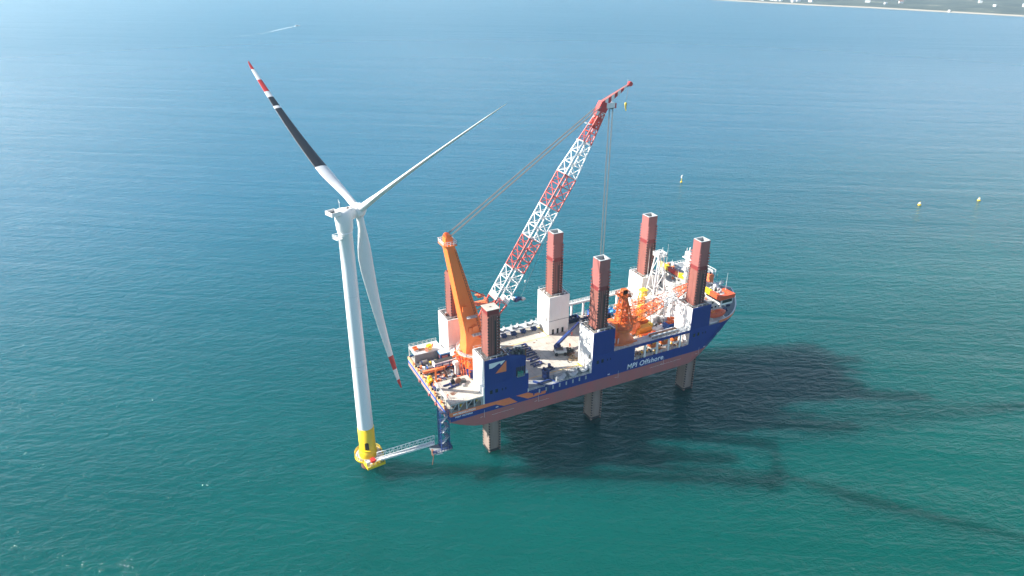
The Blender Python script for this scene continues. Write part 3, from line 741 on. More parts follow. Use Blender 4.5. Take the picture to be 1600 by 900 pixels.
root.lattice(foot, q1, 3, .3, .17); root.tube(bp_(0, -3, 0), bp_(0, 3, 0), .5)
boom = root.build('boom', None, CR, 'red and white lattice boom')
for i in range(6):
    b = MB(); b.use(mats[i]); s0, s1 = SEC[i]+.0, SEC[i+1]
    qa, qb = quad(s0+.05), quad(s1-.05)
    n = 3
    for c in range(4): b.tube(qa[c], qb[c], .23 if i < 5 else .2, n=6)
    for c in range(4):
        c2 = (c+1) % 4
        for j in range(n+1):
            p, q = qa[c].lerp(qb[c], j/n), qa[c2].lerp(qb[c2], j/n); b.tube(p, q, .13, n=5, cap=False)
            if j < n:
                p2, q2 = qa[c].lerp(qb[c], (j+.5)/n), qa[c2].lerp(qb[c2], (j+.5)/n)
                p3, q3 = qa[c].lerp(qb[c], (j+1)/n), qa[c2].lerp(qb[c2], (j+1)/n)
                b.tube(q, p3, .13, n=5, cap=False)
                if mats[i] == 'white': b.tube(p, q2, .09, n=4, cap=False)
                else: b.tube(p2, q2, .07, n=4, cap=False)
    if i == 0: b.use('white').add([quad(13.3)[0], quad(13.3)[1], quad(15)[1], quad(15)[0], quad(13.3)[2], quad(13.3)[3], quad(15)[3], quad(15)[2]], [(0, 1, 2, 3), (4, 5, 6, 7)])
    b.build('boom_section', None, boom, ('white' if mats[i] == 'white' else 'red')+' lattice section of the boom')
b = MB(); b.use('black')
for y in (-.7, 0, .7): b.tube((65.6, y-.12, 106.0), (65.6, y+.12, 106.0), .95, n=14)
b.use('white').box(63.4, 66.4, -1.15, 1.15, 105.5, 107.0); b.use('red').box(66.4, 67.0, -1.1, 1.1, 105.3, 106.8)
b.build('sheave_block', None, boom)
b = MB(); b.use('boomred')
b.lattice(quad(76), quad(81), 2, .24, .2, True)
b.use('red').add([bp_(79.5, -1.0, -2), bp_(79.5, -1.0, 1.2), bp_(84, -1.0, 1.4), bp_(84.5, -1.0, -1.8), bp_(79.5, 1.0, -2), bp_(79.5, 1.0, 1.2), bp_(84, 1.0, 1.4), bp_(84.5, 1.0, -1.8)], [(0, 1, 2, 3), (7, 6, 5, 4), (0, 4, 5, 1), (1, 5, 6, 2), (2, 6, 7, 3), (3, 7, 4, 0)])
b.use('white').add([bp_(79.5, -1.02, -2), bp_(79.5, -1.02, 1.3), bp_(80.8, -1.02, 1.3), bp_(81.5, -1.02, -2)], [(0, 1, 2, 3)])
b.use('black')
for y in (-.7, 0, .7): b.tube((61.6, y-.12, 105.4), (61.6, y+.12, 105.4), 1.1, n=14)
b.use('steel').bar(bp_(70.5, -4.4, 0), bp_(70.5, 3.6, 0), .3).bar(bp_(76, -1.9, 1.6), bp_(76, 1.6, 1.6), .35)
b.build('boom_head', None, boom)
# fly jib: tapered striped box
J0 = Vector((61.8, 0, 107.6)); J1 = Vector((72.3, 0, 112.4)); jd = (J1-J0); 
b = MB()
nn = 9; cols = ['red', 'white', 'red', 'white', 'red', 'white', 'red', 'white', 'red']
for k in range(nn):
    a0, a1 = k/nn, (k+1)/nn; m = cols[k]
    vs = []
    for a in (a0, a1):
        c = J0+jd*a; h = 2.1*(1-a)+.45; wd = .5*(1-a)+.25
        vs += [c+Vector((0, -wd, -h)), c+Vector((0, wd, -h)), c+Vector((0, wd, .0)), c+Vector((0, -wd, .0))]
    b.use(m).add(vs, [(0, 1, 5, 4), (1, 2, 6, 5), (3, 0, 4, 7), (0, 3, 2, 1), (4, 5, 6, 7)])
    b.use('legpink').add([v+Vector((0, 0, .01)) for v in (vs[3], vs[2], vs[6], vs[7])], [(0, 1, 2, 3)])  # top face tinted pink, sunlight put into the colour
b.use('red').tube((72.4, -.5, 112.2), (72.4, .5, 112.2), .75, n=14); b.use('steel').tube((71.5, 0, 112.6), (71.5, 0, 113.6), .08)
b.build('fly_jib', None, boom, 'red and white striped tip jib')
# ropes
b = MB(); b.use('rope')
for y in (-1.5, -1.25, -1.0, -.75, .75, 1.0, 1.25, 1.5): b.tube((9.2, y, 72.0), (61.3, y*.8, 106.2), .065, n=5, cap=False)
b.build('luffing_rope', None, CR)
b = MB(); b.use('rope')
for y in (-.14, .14):
    for dx in (-.72, -.5, .5, .72): b.tube((65.8+dx, y, 105.6), (65.8+dx*.8, y, 29.2), .055, n=5, cap=False)
b.build('hoist_rope', None, CR)
b = MB(); b.use('stripe').box(64.9, 66.7, -1.1, 1.1, 27.2, 29.4); b.use('black').tube((65.8, -1.2, 28.6), (65.8, 1.2, 28.6), .8, n=14)
b.tube((65.8, 0, 27.3), (65.8, 0, 25.6), .35); b.tube((65.8, 0, 25.7), (66.7, 0, 25.0), .3); b.tube((66.7, 0, 25.0), (66, 0, 24.4), .28); b.tube((66, 0, 24.4), (65.2, 0, 24.8), .24)
b.build('hook_block', None, CR)
b = MB(); b.use('rope').tube((72.1, 0, 111.8), (71.4, 0, 107.2), .05, n=5); b.use('brass').lathe((71.3, 0, 104.6), [(.1, 0), (.3, .25), (.25, .8), (.42, 1.1), (.42, 1.7), (.1, 2.0)], 12)
b.use('yellow').tube((71.3, 0, 104.8), (71.6, 0, 103.9), .16)
b.build('whip_hook', None, CR, 'small yellow hook hanging from the jib tip')

BK = empty('work_basket', (33.2, -.5, 44.9), 'small dark steel basket hanging beside the foot of the red and white boom', 'basket')
b = MB(); b.use('navy').obox((32.6, -.5, 45.4), 2.6, 1.4, 1.0, .4); b.use('steel').obox((34.6, -.6, 45.1), 1.4, 1.2, .7, .3); b.build('cage', None, BK)
b = MB(); b.use('white').obox((31.2, -.4, 45.9), .9, 1.1, .8, .4); b.use('tarp').obox((32.2, -.4, 46.1), .5, .6, .5, .2); b.build('winch', None, BK)
b = MB(); b.use('rope').tube((33.8, -.5, 45.6), bp_(50, -2.4, -3), .04, n=4); b.use('white').tube((35.3, -.7, 51), (35.4, -.7, 51.8), .22); b.build('hanging_rope', None, BK)

# ------------------------------------------------------------------ wind turbine
T0 = Vector((-23.0, -4.6, 0)); WT = empty('wind_turbine', T0, 'tall white offshore wind turbine on a yellow base with one mostly black blade', 'wind turbine')
b = MB(); b.use('twhite').lathe(T0, [(2.44, 15), (2.3, 30), (2.14, 50), (2.0, 70), (1.94, 80), (2.05, 80.1), (2.05, 80.4), (1.95, 80.5)], 48)
b.use('ltgrey')
for z in (38, 61): b.lathe(T0, [(2.24-(z-38)*.008, z), (2.26-(z-38)*.008, z+.08)], 48)
b.build('tower', None, WT)
b = MB(); b.use('yellow').lathe(T0, [(2.55, 2.2), (2.55, 15.02), (2.44, 15.04)], 48); b.lathe(T0, [(2.9, 4.2), (2.9, 6.0), (2.6, 6.4)], 40)
b.use('rust').lathe(T0, [(2.6, -6), (2.6, 2.2)], 40)
tp = b.build('transition_piece', None, WT, 'yellow base of the turbine')
b = MB(); cdir = Vector((-.3, -.954, 0)); side = Vector((.954, -.3, 0))
dc = T0+cdir*2.56
vs = []; 
for k in range(9):
    a = math.pi*k/8; vs.append(dc+side*(.62*math.cos(a))+Vector((0, 0, 9.8+.62*math.sin(a)))+cdir*.03)
vs += [dc+side*(-.62)+Vector((0, 0, 7.6))+cdir*.03, dc+side*.62+Vector((0, 0, 7.6))+cdir*.03]
b.use('black').add(vs, [tuple(range(len(vs)))]); b.use('yellow').obox(dc+Vector((0, 0, 7.4))+cdir*.3, 2.0, .6, .15, math.atan2(side.y, side.x))
b.build('door', None, tp)
# working platform
PR = 4.25
b = MB(); b.use('ltgrey').lathe(T0+Vector((0, 0, 4.0)), [(2.6, .2), (PR, .2), (PR, .0), (2.6, 0)], 40)
b.use('yellow').lathe(T0+Vector((0, 0, 3.6)), [(PR, 0), (PR+.1, 0), (PR+.1, .75), (PR, .75), (PR, 0)], 40)
ld = R(-84)
pc = T0+Vector((math.cos(ld), math.sin(ld), 0))*4.6
b.use('ltgrey').obox(pc+Vector((0, 0, 4.08)), 4.0, 5.8, .22, ld); b.use('yellow')
for dx, dy, sx, sy in ((2.0, 0, .15, 5.8), (0, 2.9, 4.0, .15), (0, -2.9, 4.0, .15)):
    o = Matrix.Rotation(ld, 3, 'Z') @ Vector((dx, dy, 0)); b.obox(pc+o+Vector((0, 0, 3.9)), sx, sy, .9, ld)
    b.obox(pc+o+Vector((0, 0, 5.3)), sx*.6, sy, .1, ld); b.obox(pc+o+Vector((0, 0, 4.8)), sx*.6, sy, .08, ld)
for dy in range(-3, 4):
    o = Matrix.Rotation(ld, 3, 'Z') @ Vector((2.0, dy*.95, 0)); b.bar(pc+o+Vector((0, 0, 4.1)), pc+o+Vector((0, 0, 5.3)), .12)
pts = [T0+Vector((PR*math.cos(R(a)), PR*math.sin(R(a)), 4.2)) for a in range(-20, 245, 12)]
b.rail(pts, 1.15, .06, 1.2)
for a in range(0, 360, 30): c_ = Vector((math.cos(R(a)), math.sin(R(a)), 0)); b.bar(T0+c_*2.5+Vector((0, 0, 2.4)), T0+c_*PR+Vector((0, 0, 3.8)), .18)
b.build('work_platform', None, tp)
b = MB(); rl = Matrix.Rotation(ld, 3, 'Z')
for dx, dy, sx, sy, sz, m in ((.3, -2.2, 1.3, 1.2, 1.2, 'ltgrey'), (.6, -.6, 1.0, 1.2, 1.3, 'red'), (1.2, -1.5, .9, .8, .8, 'white'), (.5, 1.4, 1.2, .9, 1.0, 'grey'), (1.4, 2.3, .7, .9, .8, 'dkgrey'), (1.3, .6, .6, .6, .7, 'rust'), (-.5, -2.5, .7, .8, 1.2, 'steel')):
    b.use(m).obox(pc+rl @ Vector((dx, dy, 0))+Vector((0, 0, 4.2+sz/2)), sx, sy, sz, ld)
b.build('platform_equipment', None, tp)
b = MB(); b.use('yellow'); bl = T0+Vector((3.4, .2, 0))
for dy in (-.9, .9): b.tube(bl+Vector((1.2, dy, -4)), bl+Vector((1.2, dy, 4)), .22); b.bar(bl+Vector((1.2, dy, 2.5)), bl+Vector((-.9, dy, 2.5)), .2)
for z in range(0, 8): b.bar(bl+Vector((1.2, -.3, z*.5)), bl+Vector((1.2, .3, z*.5)), .08)
b.build('boat_landing', None, tp)
# nacelle
H = Vector((-18.3, -3.0, 85.3)); ax = Vector((.942, .325, .075)).normalized(); hz_ = Vector((ax.x, ax.y, 0)).normalized(); sy_ = Vector((-hz_.y, hz_.x, 0))
b = MB(); b.use('white').lathe(T0, [(2.0, 80.5), (2.25, 81.2), (2.42, 83.6), (2.45, 85.6), (2.2, 86.4), (1.5, 86.8), (.01, 86.95)], 36)
b.lathe(H-ax*5.4, [(1.2, 0), (1.75, .4), (1.75, 3.4), (1.55, 3.5), (1.55, 4.2)], 28, axis=ax)
rz = math.atan2(hz_.y, hz_.x)
b.obox(T0+Vector((0, 0, 86.2))+hz_*1.2, 3.4, 2.0, 1.1, rz)
nac = b.build('nacelle', None, WT)
b = MB(); c = T0-hz_*3.1+Vector((0, 0, 86.0)); b.use('dkgrey').obox(c, 2.6, 3.2, .12, rz); b.use('white')
for dx, dy, sx, sy in ((-1.3, 0, .15, 3.3), (1.3, 0, .15, 3.3), (0, 1.6, 2.7, .15), (0, -1.6, 2.7, .15)): b.obox(c+Matrix.Rotation(rz, 3, 'Z') @ Vector((dx, dy, .5)), sx, sy, 1.1, rz)
b.use('black').obox(c+Vector((0, 0, .25)), 1.9, 2.4, .3, rz)
b.use('white').tube(T0+Vector((-.8, 0, 86.4)), T0+Vector((-.8, 0, 89.4)), .07).bar(T0+Vector((-.8, -.7, 88.9)), T0+Vector((-.8, .7, 88.9)), .09).bar(T0+Vector((-.8, .7, 88.9)), T0+Vector((-.8, .7, 89.5)), .1)
b.build('hoist_basket', None, nac)
b = MB(); c = T0-hz_*2.9+Vector((0, 0, 79.2))-sy_*.6; b.use('white').obox(c, 1.8, 2.2, .12, rz)
for dx, dy, sx, sy in ((-.9, 0, .1, 2.2), (0, 1.1, 1.8, .1), (0, -1.1, 1.8, .1)):
    for z in (.55, 1.1): b.obox(c+Matrix.Rotation(rz, 3, 'Z') @ Vector((dx, dy, z)), sx, sy, .1, rz)
for dx, dy in ((-.9, -1.1), (-.9, 0), (-.9, 1.1), (0, 1.1), (0, -1.1)): o = Matrix.Rotation(rz, 3, 'Z') @ Vector((dx, dy, 0)); b.bar(c+o, c+o+Vector((0, 0, 1.15)), .09)
b.obox(c+hz_*1.1, 1.4, .9, .5, rz)
b.build('tower_balcony', None, WT)
b = MB(); b.use('rust')
for k, (d_, q_) in enumerate(((1.2, -.5), (1.9, .4), (2.5, -.2), (-.3, .9), (-.2, -1.1))): b.obox(T0+hz_*d_+sy_*q_+Vector((0, 0, 86.85)), .5, .15, .12, rz+.4*k)
b.use('black').obox(T0+hz_*1.5+Vector((0, 0, 86.8)), .9, .5, .12, rz); build_each(b, 'roof_hatch', nac)
b = MB(); b.use('white').lathe(H-ax*1.7, [(1.5, 0), (1.95, .5), (2.05, 1.7), (1.9, 2.6), (1.2, 3.5), (.01, 3.8)], 28, axis=ax)
hub = b.build('hub', None, WT)
# blades
def blade(tip, bands, label):
    sp = (Vector(tip)-H); L = sp.length; sp.normalize()
    c = (ax-sp*ax.dot(sp)).normalized(); th = sp.cross(c)
    prof = [(.0, 2.0, 1.0, .5), (.035, 2.05, 1.0, .5), (.06, 2.15, .92, .5), (.1, 2.9, .66, .44), (.15, 3.75, .45, .38), (.2, 4.2, .36, .34), (.27, 4.1, .34, .32), (.36, 3.6, .31, .31), (.5, 2.95, .29, .3), (.65, 2.3, .28, .3), (.8, 1.7, .28, .3), (.9, 1.3, .28, .3), (.96, .95, .18, .3), (.99, .5, .18, .35), (1., .15, .2, .5)]
    def at(t):
        for p, q in zip(prof[:-1], prof[1:]):
            if p[0] <= t <= q[0]:
                k = (t-p[0])/(q[0]-p[0]); return [p[i]+(q[i]-p[i])*k for i in range(4)]
        return prof[-1]
    cuts = sorted(set([p[0] for p in prof]+[x for bd_ in bands for x in bd_[:2]]+[i/40 for i in range(41)]))
    b = MB(); n = 18; root_t = 1.6/L; vs = []
    for t in cuts:
        _, ch, tk, le = at(t); tw = R(13)*(1-t)**2+R(4)
        tt = root_t+(1-root_t)*t; cen = H+sp*(L*tt)-ax*(1.15*math.sin(math.pi*tt))
        cc = (c*math.cos(tw)+th*math.sin(tw)); nn_ = (th*math.cos(tw)-c*math.sin(tw))
        for i in range(n):
            a = 2*math.pi*i/n; X = math.cos(a)*.5; Y = math.sin(a)*.5
            rd = min(1, max(0, (t-.03)/.12)); shp = 1-rd*(.75*max(0, -X))-rd*.1
            vs.append(cen+cc*((X+.5-(1-le))*ch)+nn_*(Y*tk*ch*shp))
    k = len(b.v)
    for j in range(len(cuts)-1):
        mid = (cuts[j]+cuts[j+1])/2; m = 'blade'
        for (a0, a1, mm_) in bands:
            if a0 <= mid <= a1: m = mm_
        b.use(m).add(vs[j*n:(j+2)*n], [(i, (i+1) % n, n+(i+1) % n, n+i) for i in range(n)], True)
    b.use('blade').add(vs[-n:], [tuple(range(n))])
    o = b.build('blade', None, WT, label); b2 = MB(); b2.use('white')
    b2.lathe(H+sp*1.2, [(1.12, 0), (1.12, .7), (1.02, .75)], 20, axis=sp); b2.build('blade_root_ring', None, o)
    return o
blade((-34.3, 51.7, 119.0), [(.255, .655, 'bladeblack'), (.672, .735, 'bladeblack'), (.775, .86, 'red'), (.938, 1, 'red')], 'raised blade with a long black section and red and white tip')
blade((1.6, -54.5, 121.6), [], 'plain pale blade seen on edge, reaching out to the right')
blade((-9.5, -1.5, 23.4), [(.78, .868, 'red'), (.938, 1, 'red')], 'hanging white blade with two red bands near its tip')

# ------------------------------------------------------------------ stair tower hung from the stern, and the gangway
ST = empty('stair_tower', (-2.3, -18.0, 9.2), 'blue scaffold stair tower hanging from the near stern corner of the ship', 'stair tower')
b = MB(); b.use('scaff'); X0, X1, Y0, Y1 = -3.4, -.6, -19.4, -16.8
b.lattice([(X0, Y0, 9.3), (X1, Y0, 9.3), (X1, Y1, 9.3), (X0, Y1, 9.3)], [(X0, Y0, 23.4), (X1, Y0, 23.4), (X1, Y1, 23.4), (X0, Y1, 23.4)], 9, .09, .05, True)
for k in range(4):
    t_ = (k+.5)/4; b.tube((X0+(X1-X0)*t_, Y0, 9.3), (X0+(X1-X0)*t_, Y0, 23.4), .035, n=4); b.tube((X0, Y0+(Y1-Y0)*t_, 9.3), (X0, Y0+(Y1-Y0)*t_, 23.4), .06, n=4)
b.build('scaffold_frame', None, ST)
z = 9.4
for k in range(7):
    b = MB(); b.use('ltgrey'); z1 = z+1.95; xa, xb = (X0+.5, X1-.5) if k % 2 else (X1-.5, X0+.5); yy = -18.9 if k % 2 else -17.4
    b.bar((xa, yy, z), (xb, yy, z1), 1.1, .15); b.use('steel').box(xb-.5, xb+.5, Y0+.2, Y1-.2, z1-.05, z1+.05); b.build('stair_flight', None, ST); z = z1
b = MB(); b.use('grey').box(-6.6, -.2, -20.4, -16.2, 9.1, 9.3); b.use('dkblue').rail([(-6.5, -20.3, 9.3), (-.3, -20.3, 9.3), (-.3, -16.3, 9.3)], 1.1, .07, .9)
b.use('rust').box(-6.7, -6.2, -19.8, -18.8, 8.2, 10.2); b.use('white').bar((-5.6, -20.3, 8.9), (-3.6, -20.4, 8.8), .3); b.use('rust').tube((-6.4, -20.2, 9.4), (-7.4, -21.2, 6.2), .12)
b.use('dkblue'); 
for x_ in (-5.5, -3.5, -1.5): b.bar((x_, -16.3, 9.1), (x_+.9, -16.6, 11.8), .12)
b.build('landing', None, ST)
GA, GB = Vector((-21.6, -9.6, 5.0)), Vector((-4.6, -16.2, 10.3))
G = empty('gangway', GA, 'pale grey lattice gangway sloping from the yellow turbine base up to the blue stair tower', 'gangway')
gd = (GB-GA).normalized(); gs = Vector((-gd.y, gd.x, 0)).normalized(); gu = Vector((0, 0, 1))
b = MB(); b.use('ltgrey'); L = (GB-GA).length
b.bar(GA, GB, 1.5, .12); b.use('white').bar(GA-gs*.8, GB-gs*.8, .28, .5).bar(GA+gs*.8, GB+gs*.8, .2, .35)
b.build('walkway', None, G)
for sgn, h in ((-1, 1.3), (1, 2.1)):
    b = MB(); b.use('white'); n = 14
    b.tube(GA+gs*.8*sgn+gu*h, GB+gs*.8*sgn+gu*h, .12 if sgn > 0 else .09, n=6)
    if sgn > 0: b.tube(GA+gs*.8+gu*1.1, GB+gs*.8+gu*1.1, .07, n=5)
    for i in range(n+1):
        p = GA.lerp(GB, i/n)+gs*.8*sgn; b.tube(p, p+gu*h, .07, n=4, cap=False)
        if i < n: q = GA.lerp(GB, (i+1)/n)+gs*.8*sgn; b.tube(p if i % 2 else p+gu*h, q+gu*h if i % 2 else q, .06, n=4, cap=False)
    b.build('side_truss', None, G)
b = MB(); b.use('white').bar(GA-gs*.8, GA-gs*1.0+Vector((-1.0, .2, -.8)), .35).bar(GA+gs*.8, GA+gs*.8+Vector((-1.0, .2, -.8)), .3); b.use('red').obox(GA+Vector((-1.2, .3, .1)), 1.2, 1.6, .7, .3)
b.build('landing_foot', None, G)

D = 21.33
# ------------------------------------------------------------------ auxiliary crane amidships
AX, AY = 66.6, -13.4
AC = empty('auxiliary_crane', (AX, AY, 27.7), 'orange lattice crane with peaked mast on the near side amidships, its boom lowered forward', 'crane')
b = MB(); b.use('orange').lathe((AX, AY, 27.72), [(4.6, 0), (4.6, .4), (3.3, 1.9), (2.8, 3.4), (2.8, 4.4), (.1, 4.5)], 26)
b.use('white').obox((AX-2.9, AY-2.6, 29.2), .9, .25, 1.8, .8).obox((AX-3.6, AY-1.7, 29), .8, .25, 1.6, .9)
b.use('orange').tube((AX-4.9, AY-3.8, 28.6), (AX+3.5, AY-4.6, 28.9), .28)
b.build('pedestal', None, AC)
b = MB(); b.use('orange').lathe((AX, AY, 32.0), [(3.4, .2), (3.8, .5), (3.8, 1.2), (3.2, 1.6), (.1, 1.7)], 26).lathe((AX, AY, 33.5), [(3.1, 0), (3.1, 1.2), (.1, 1.3)], 18)
b.use('craneorange').box(AX-7.0, AX-3.2, AY-2.0, AY+2.2, 33.4, 36.0).box(AX+.6, AX+3.8, AY+2.2, AY+4.6, 33.4, 36.2)
b.use('stripe').tube((AX-5.5, AY-2.4, 35), (AX-5.5, AY+2.4, 35), 1.2, n=12)
b.rail([(AX+3.8*math.cos(R(a)), AY+3.8*math.sin(R(a)), 33.3) for a in range(0, 361, 24)], 1.1, .06, 1.2)
b.build('slew_house', None, AC)
b = MB(); b.use('orange')
b.lattice([(AX-2.1, AY-1.8, 33.5), (AX+1.6, AY-1.8, 33.5), (AX+1.6, AY+1.8, 33.5), (AX-2.1, AY+1.8, 33.5)], [(AX-.9, AY-.8, 45), (AX+.6, AY-.8, 45), (AX+.6, AY+.8, 45), (AX-.9, AY+.8, 45)], 4, .26, .12, True)
b.box(AX-2.2, AX+2, AY-2, AY+2, 44.9, 45.1)
b.rail([(AX-2.2, AY-2, 45.1), (AX+2, AY-2, 45.1), (AX+2, AY+2, 45.1), (AX-2.2, AY+2, 45.1), (AX-2.2, AY-2, 45.1)], 1.1, .07, 1)
b.tube((AX-.2, AY-.9, 46.3), (AX-.2, AY+.9, 46.3), 1.1, n=12); b.box(AX-1, AX+.8, AY-.9, AY+.9, 45.1, 47.4)
b.bar((AX+3.4, AY-1.6, 33.6), (AX+.6, AY-.8, 44.8), .4).bar((AX+3.4, AY+1.6, 33.6), (AX+.6, AY+.8, 44.8), .4)
for z_ in (37.5, 41): b.box(AX-2.4, AX+2, AY-2, AY+2, z_, z_+.12)
b.build('mast', None, AC)
E0 = Vector((AX+4, AY+.5, 34.4)); E1 = Vector((98.5, -9.2, 40.2)); ed = (E1-E0).normalized(); es = Vector((-ed.y, ed.x, 0)).normalized(); eu = es.cross(ed)*-1
eu = ed.cross(es); eu = eu if eu.z > 0 else -eu
def ep(t, a, c_): return E0.lerp(E1, t)+es*a+eu*c_
boomx = None
for k in range(4):
    t0, t1 = k/4, (k+1)/4; b = MB(); b.use(['orange', 'stripe', 'white', 'stripe'][k])
    wa = lambda t: (1.5 if t < .8 else 1.5-(t-.8)*4)
    w0, w1 = wa(t0), wa(t1)
    q0 = [ep(t0, -w0, -w0*.8), ep(t0, w0, -w0*.8), ep(t0, w0, w0*.8), ep(t0, -w0, w0*.8)]; q1 = [ep(t1, -w1, -w1*.8), ep(t1, w1, -w1*.8), ep(t1, w1, w1*.8), ep(t1, -w1, w1*.8)]
    b.lattice(q0, q1, 4, .2, .11)
    o = b.build('boom_section', None, boomx or AC)
    if boomx is None: boomx = o; o.name = 'boom'; WL[o.name] = WL[AC.name]
b = MB(); b.use('rope')
for a in (-.5, .5): b.tube((AX, AY+a, 46.5), ep(.96, a, 1), .06, n=5)
b.build('luffing_rope', None, AC)
b = MB(); b.use('craneorange').lathe((79.6, -2.0, 24.4), [(.1, -2.2), (2.6, -2.2), (2.9, -1), (2.9, 1), (2.6, 2.2), (.1, 2.2)], 20, axis=(.6, .2, .3))
o = b.build('cable_drum', 'craneorange', None)
tag(o, 'big rounded orange drum standing on deck beside the orange lattice crane', 'drum'); 
b = MB(); b.use('steel').box(77.5, 81.6, -4, 0, 21.33, 22.2); b.build('cradle', None, o)

# ------------------------------------------------------------------ cargo containers
def container(loc, rz, sx, sy, sz, mat, label, open_top=None, name='cargo_container', cat='container', group=None):
    t = empty(name, loc, label, cat, group); x, y, z = loc; m = Matrix.Rotation(rz, 3, 'Z')
    def P(a, c, h): return Vector(loc)+m @ Vector((a, c, h))
    b = MB(); b.use(mat)
    if open_top:
        b.obox(P(0, 0, .12), sx, sy, .24, rz)
        for dx, dy, ax_, ay_ in ((sx/2, 0, .15, sy), (-sx/2, 0, .15, sy), (0, sy/2, sx, .15), (0, -sy/2, sx, .15)): b.obox(P(dx, dy, sz/2), ax_, ay_, sz, rz)
    else: b.obox(P(0, 0, sz/2), sx, sy, sz, rz)
    n = max(4, int(sx/.45))
    for i in range(n):
        a = -sx/2+sx*(i+.5)/n
        for sg in (-1, 1): b.obox(P(a, sg*(sy/2+.03), sz/2), sx/n*.5, .09, sz-.35, rz)
        if not open_top: b.obox(P(a, 0, sz+.02), sx/n*.5, sy-.3, .05, rz)
    for dx in (-1, 1):
        for dy in (-1, 1): b.obox(P(dx*sx/2, dy*sy/2, sz/2), .2, .2, sz+.06, rz)
    b.build('container_body', None, t)
    b = MB(); b.use(mat)
    for dy in (-.25, .25): b.obox(P(-sx/2-.05, dy*sy, sz/2), .08, sy*.46, sz-.3, rz)
    b.use('steel')
    for dy in (-.36, -.12, .12, .36): b.obox(P(-sx/2-.11, dy*sy, sz/2), .05, .06, sz-.4, rz)
    b.build('door', None, t)
    if open_top:
        b = MB(); b.use(open_top); rr = random.Random(int(x*7+y))
        for i in range(14): b.obox(P(rr.uniform(-sx*.4, sx*.4), rr.uniform(-sy*.35, sy*.35), rr.uniform(.4, sz-.1)), rr.uniform(.5, 1.6), rr.uniform(.2, .6), rr.uniform(.15, .4), rr.uniform(0, 3))
        b.build('contents', None, t)
    return t
container((83.3, -4.0, D), .02, 6.4, 2.6, 3.0, 'amber', 'yellow orange closed cargo container in the middle of the forward deck')
container((85.9, 1.6, D), .02, 6.1, 2.4, 2.5, 'orange', 'red orange cargo container on deck behind the yellow orange one')
container((82.6, 3.6, D), .02, 5.8, 2.3, 1.2, 'navy', 'low navy open box behind the two orange containers', 'grey')
container((83.8, -7.8, D), .02, 7.0, 2.4, 1.5, 'craneorange', 'open orange skip of grey scrap in front of the yellow orange container', 'ltgrey')
container((94.6, -6.2, D), .05, 4.8, 2.9, 3.0, 'brightblue', 'dark blue cargo container beside the white foremost jacking house, red gear on its roof')
container((92.0, 1.2, D), .35, 4.6, 2.6, 2.8, 'white', 'white cabin container with rounded corners behind the small yellow truck')
container((95.6, -.6, D), .35, 2.6, 2.4, 2.6, 'ltgrey', 'pale grey cube container to the right of the white cabin')
container((90.4, -4.4, D), .1, 5.6, 2.4, 1.1, 'white', 'low flat white box lying in front of the pale cube container')
container((76.5, 12.6, D), 0, 5.8, 2.4, 2.4, 'navy', 'navy open basket behind the orange lattice crane, beside the light blue tarpaulin', 'grey')
b = MB(); rr = random.Random(2); b.use('orange').box(93, 96.4, -7.2, -5.0, 24.4, 24.7)
for i in range(10): b.obox((rr.uniform(93, 96.2), rr.uniform(-7.2, -5), rr.uniform(24.8, 25.9)), rr.uniform(.5, 1.8), .4, rr.uniform(.3, .8), rr.uniform(0, 3))
tag(b.build('lifting_gear', None), 'red orange lifting gear resting on top of the dark blue container', 'gear')
# small truck
TK = empty('flatbed_truck', (90.3, -1.0, D), 'small yellow nosed truck parked in front of the white cabin container', 'truck')
b = MB(); b.use('yellow').obox((88.6, -1.6, D+1.2), 1.5, 1.7, 1.5, .35); b.use('glass').obox((87.95, -1.85, D+1.5), .3, 1.4, .6, .35); b.build('cab', None, TK)
b = MB(); b.use('ltgrey').obox((90.9, -.8, D+.85), 3.6, 1.8, .25, .35); b.build('flatbed', None, TK)
for dx, dy in ((-1.9, -.9), (-1.9, .9), (1.2, -.9), (1.2, .9)):
    c_ = Vector((90.3, -1.0, D+.42))+Matrix.Rotation(.35, 3, 'Z') @ Vector((dx, dy, 0)); b = MB(); s_ = Matrix.Rotation(.35, 3, 'Z') @ Vector((0, .14, 0)); b.use('black').tube(c_-s_, c_+s_, .42, n=12); b.build('wheel', None, TK)

# pipe rack and piles
def pile(name, label, cat, x0, x1, y, z, n, mat, rad, lay=2, rz=0, group=None):
    b = MB(); 
    for l in range(lay):
        for i in range(n-l): yy = y+(i+l*.5)*rad*2.1; b.use(mat[(i+l) % len(mat)]).tube((x0, yy, z+rad+l*rad*1.8), (x1, yy+rz, z+rad+l*rad*1.8), rad, n=7)
    return tag(b.build(name, None), label, cat, group)
pile('pipe_stack', 'stack of rusty and white pipes lying on the gallery roof along the near edge', 'pipes', 77, 88.5, -17.6, 27.6, 5, ['rust', 'white', 'wood'], .28, 2)
pile('pipe_stack', 'short stack of brown and orange bars beside the open orange skip', 'pipes', 80, 89.5, -11.8, D, 5, ['wood', 'rust', 'stripe'], .25, 2)
pile('timber_stack', 'pale timber beams stacked in front of the dark blue container', 'timber', 90, 95.5, -11.0, D, 5, ['wood', 'white'], .22, 2)

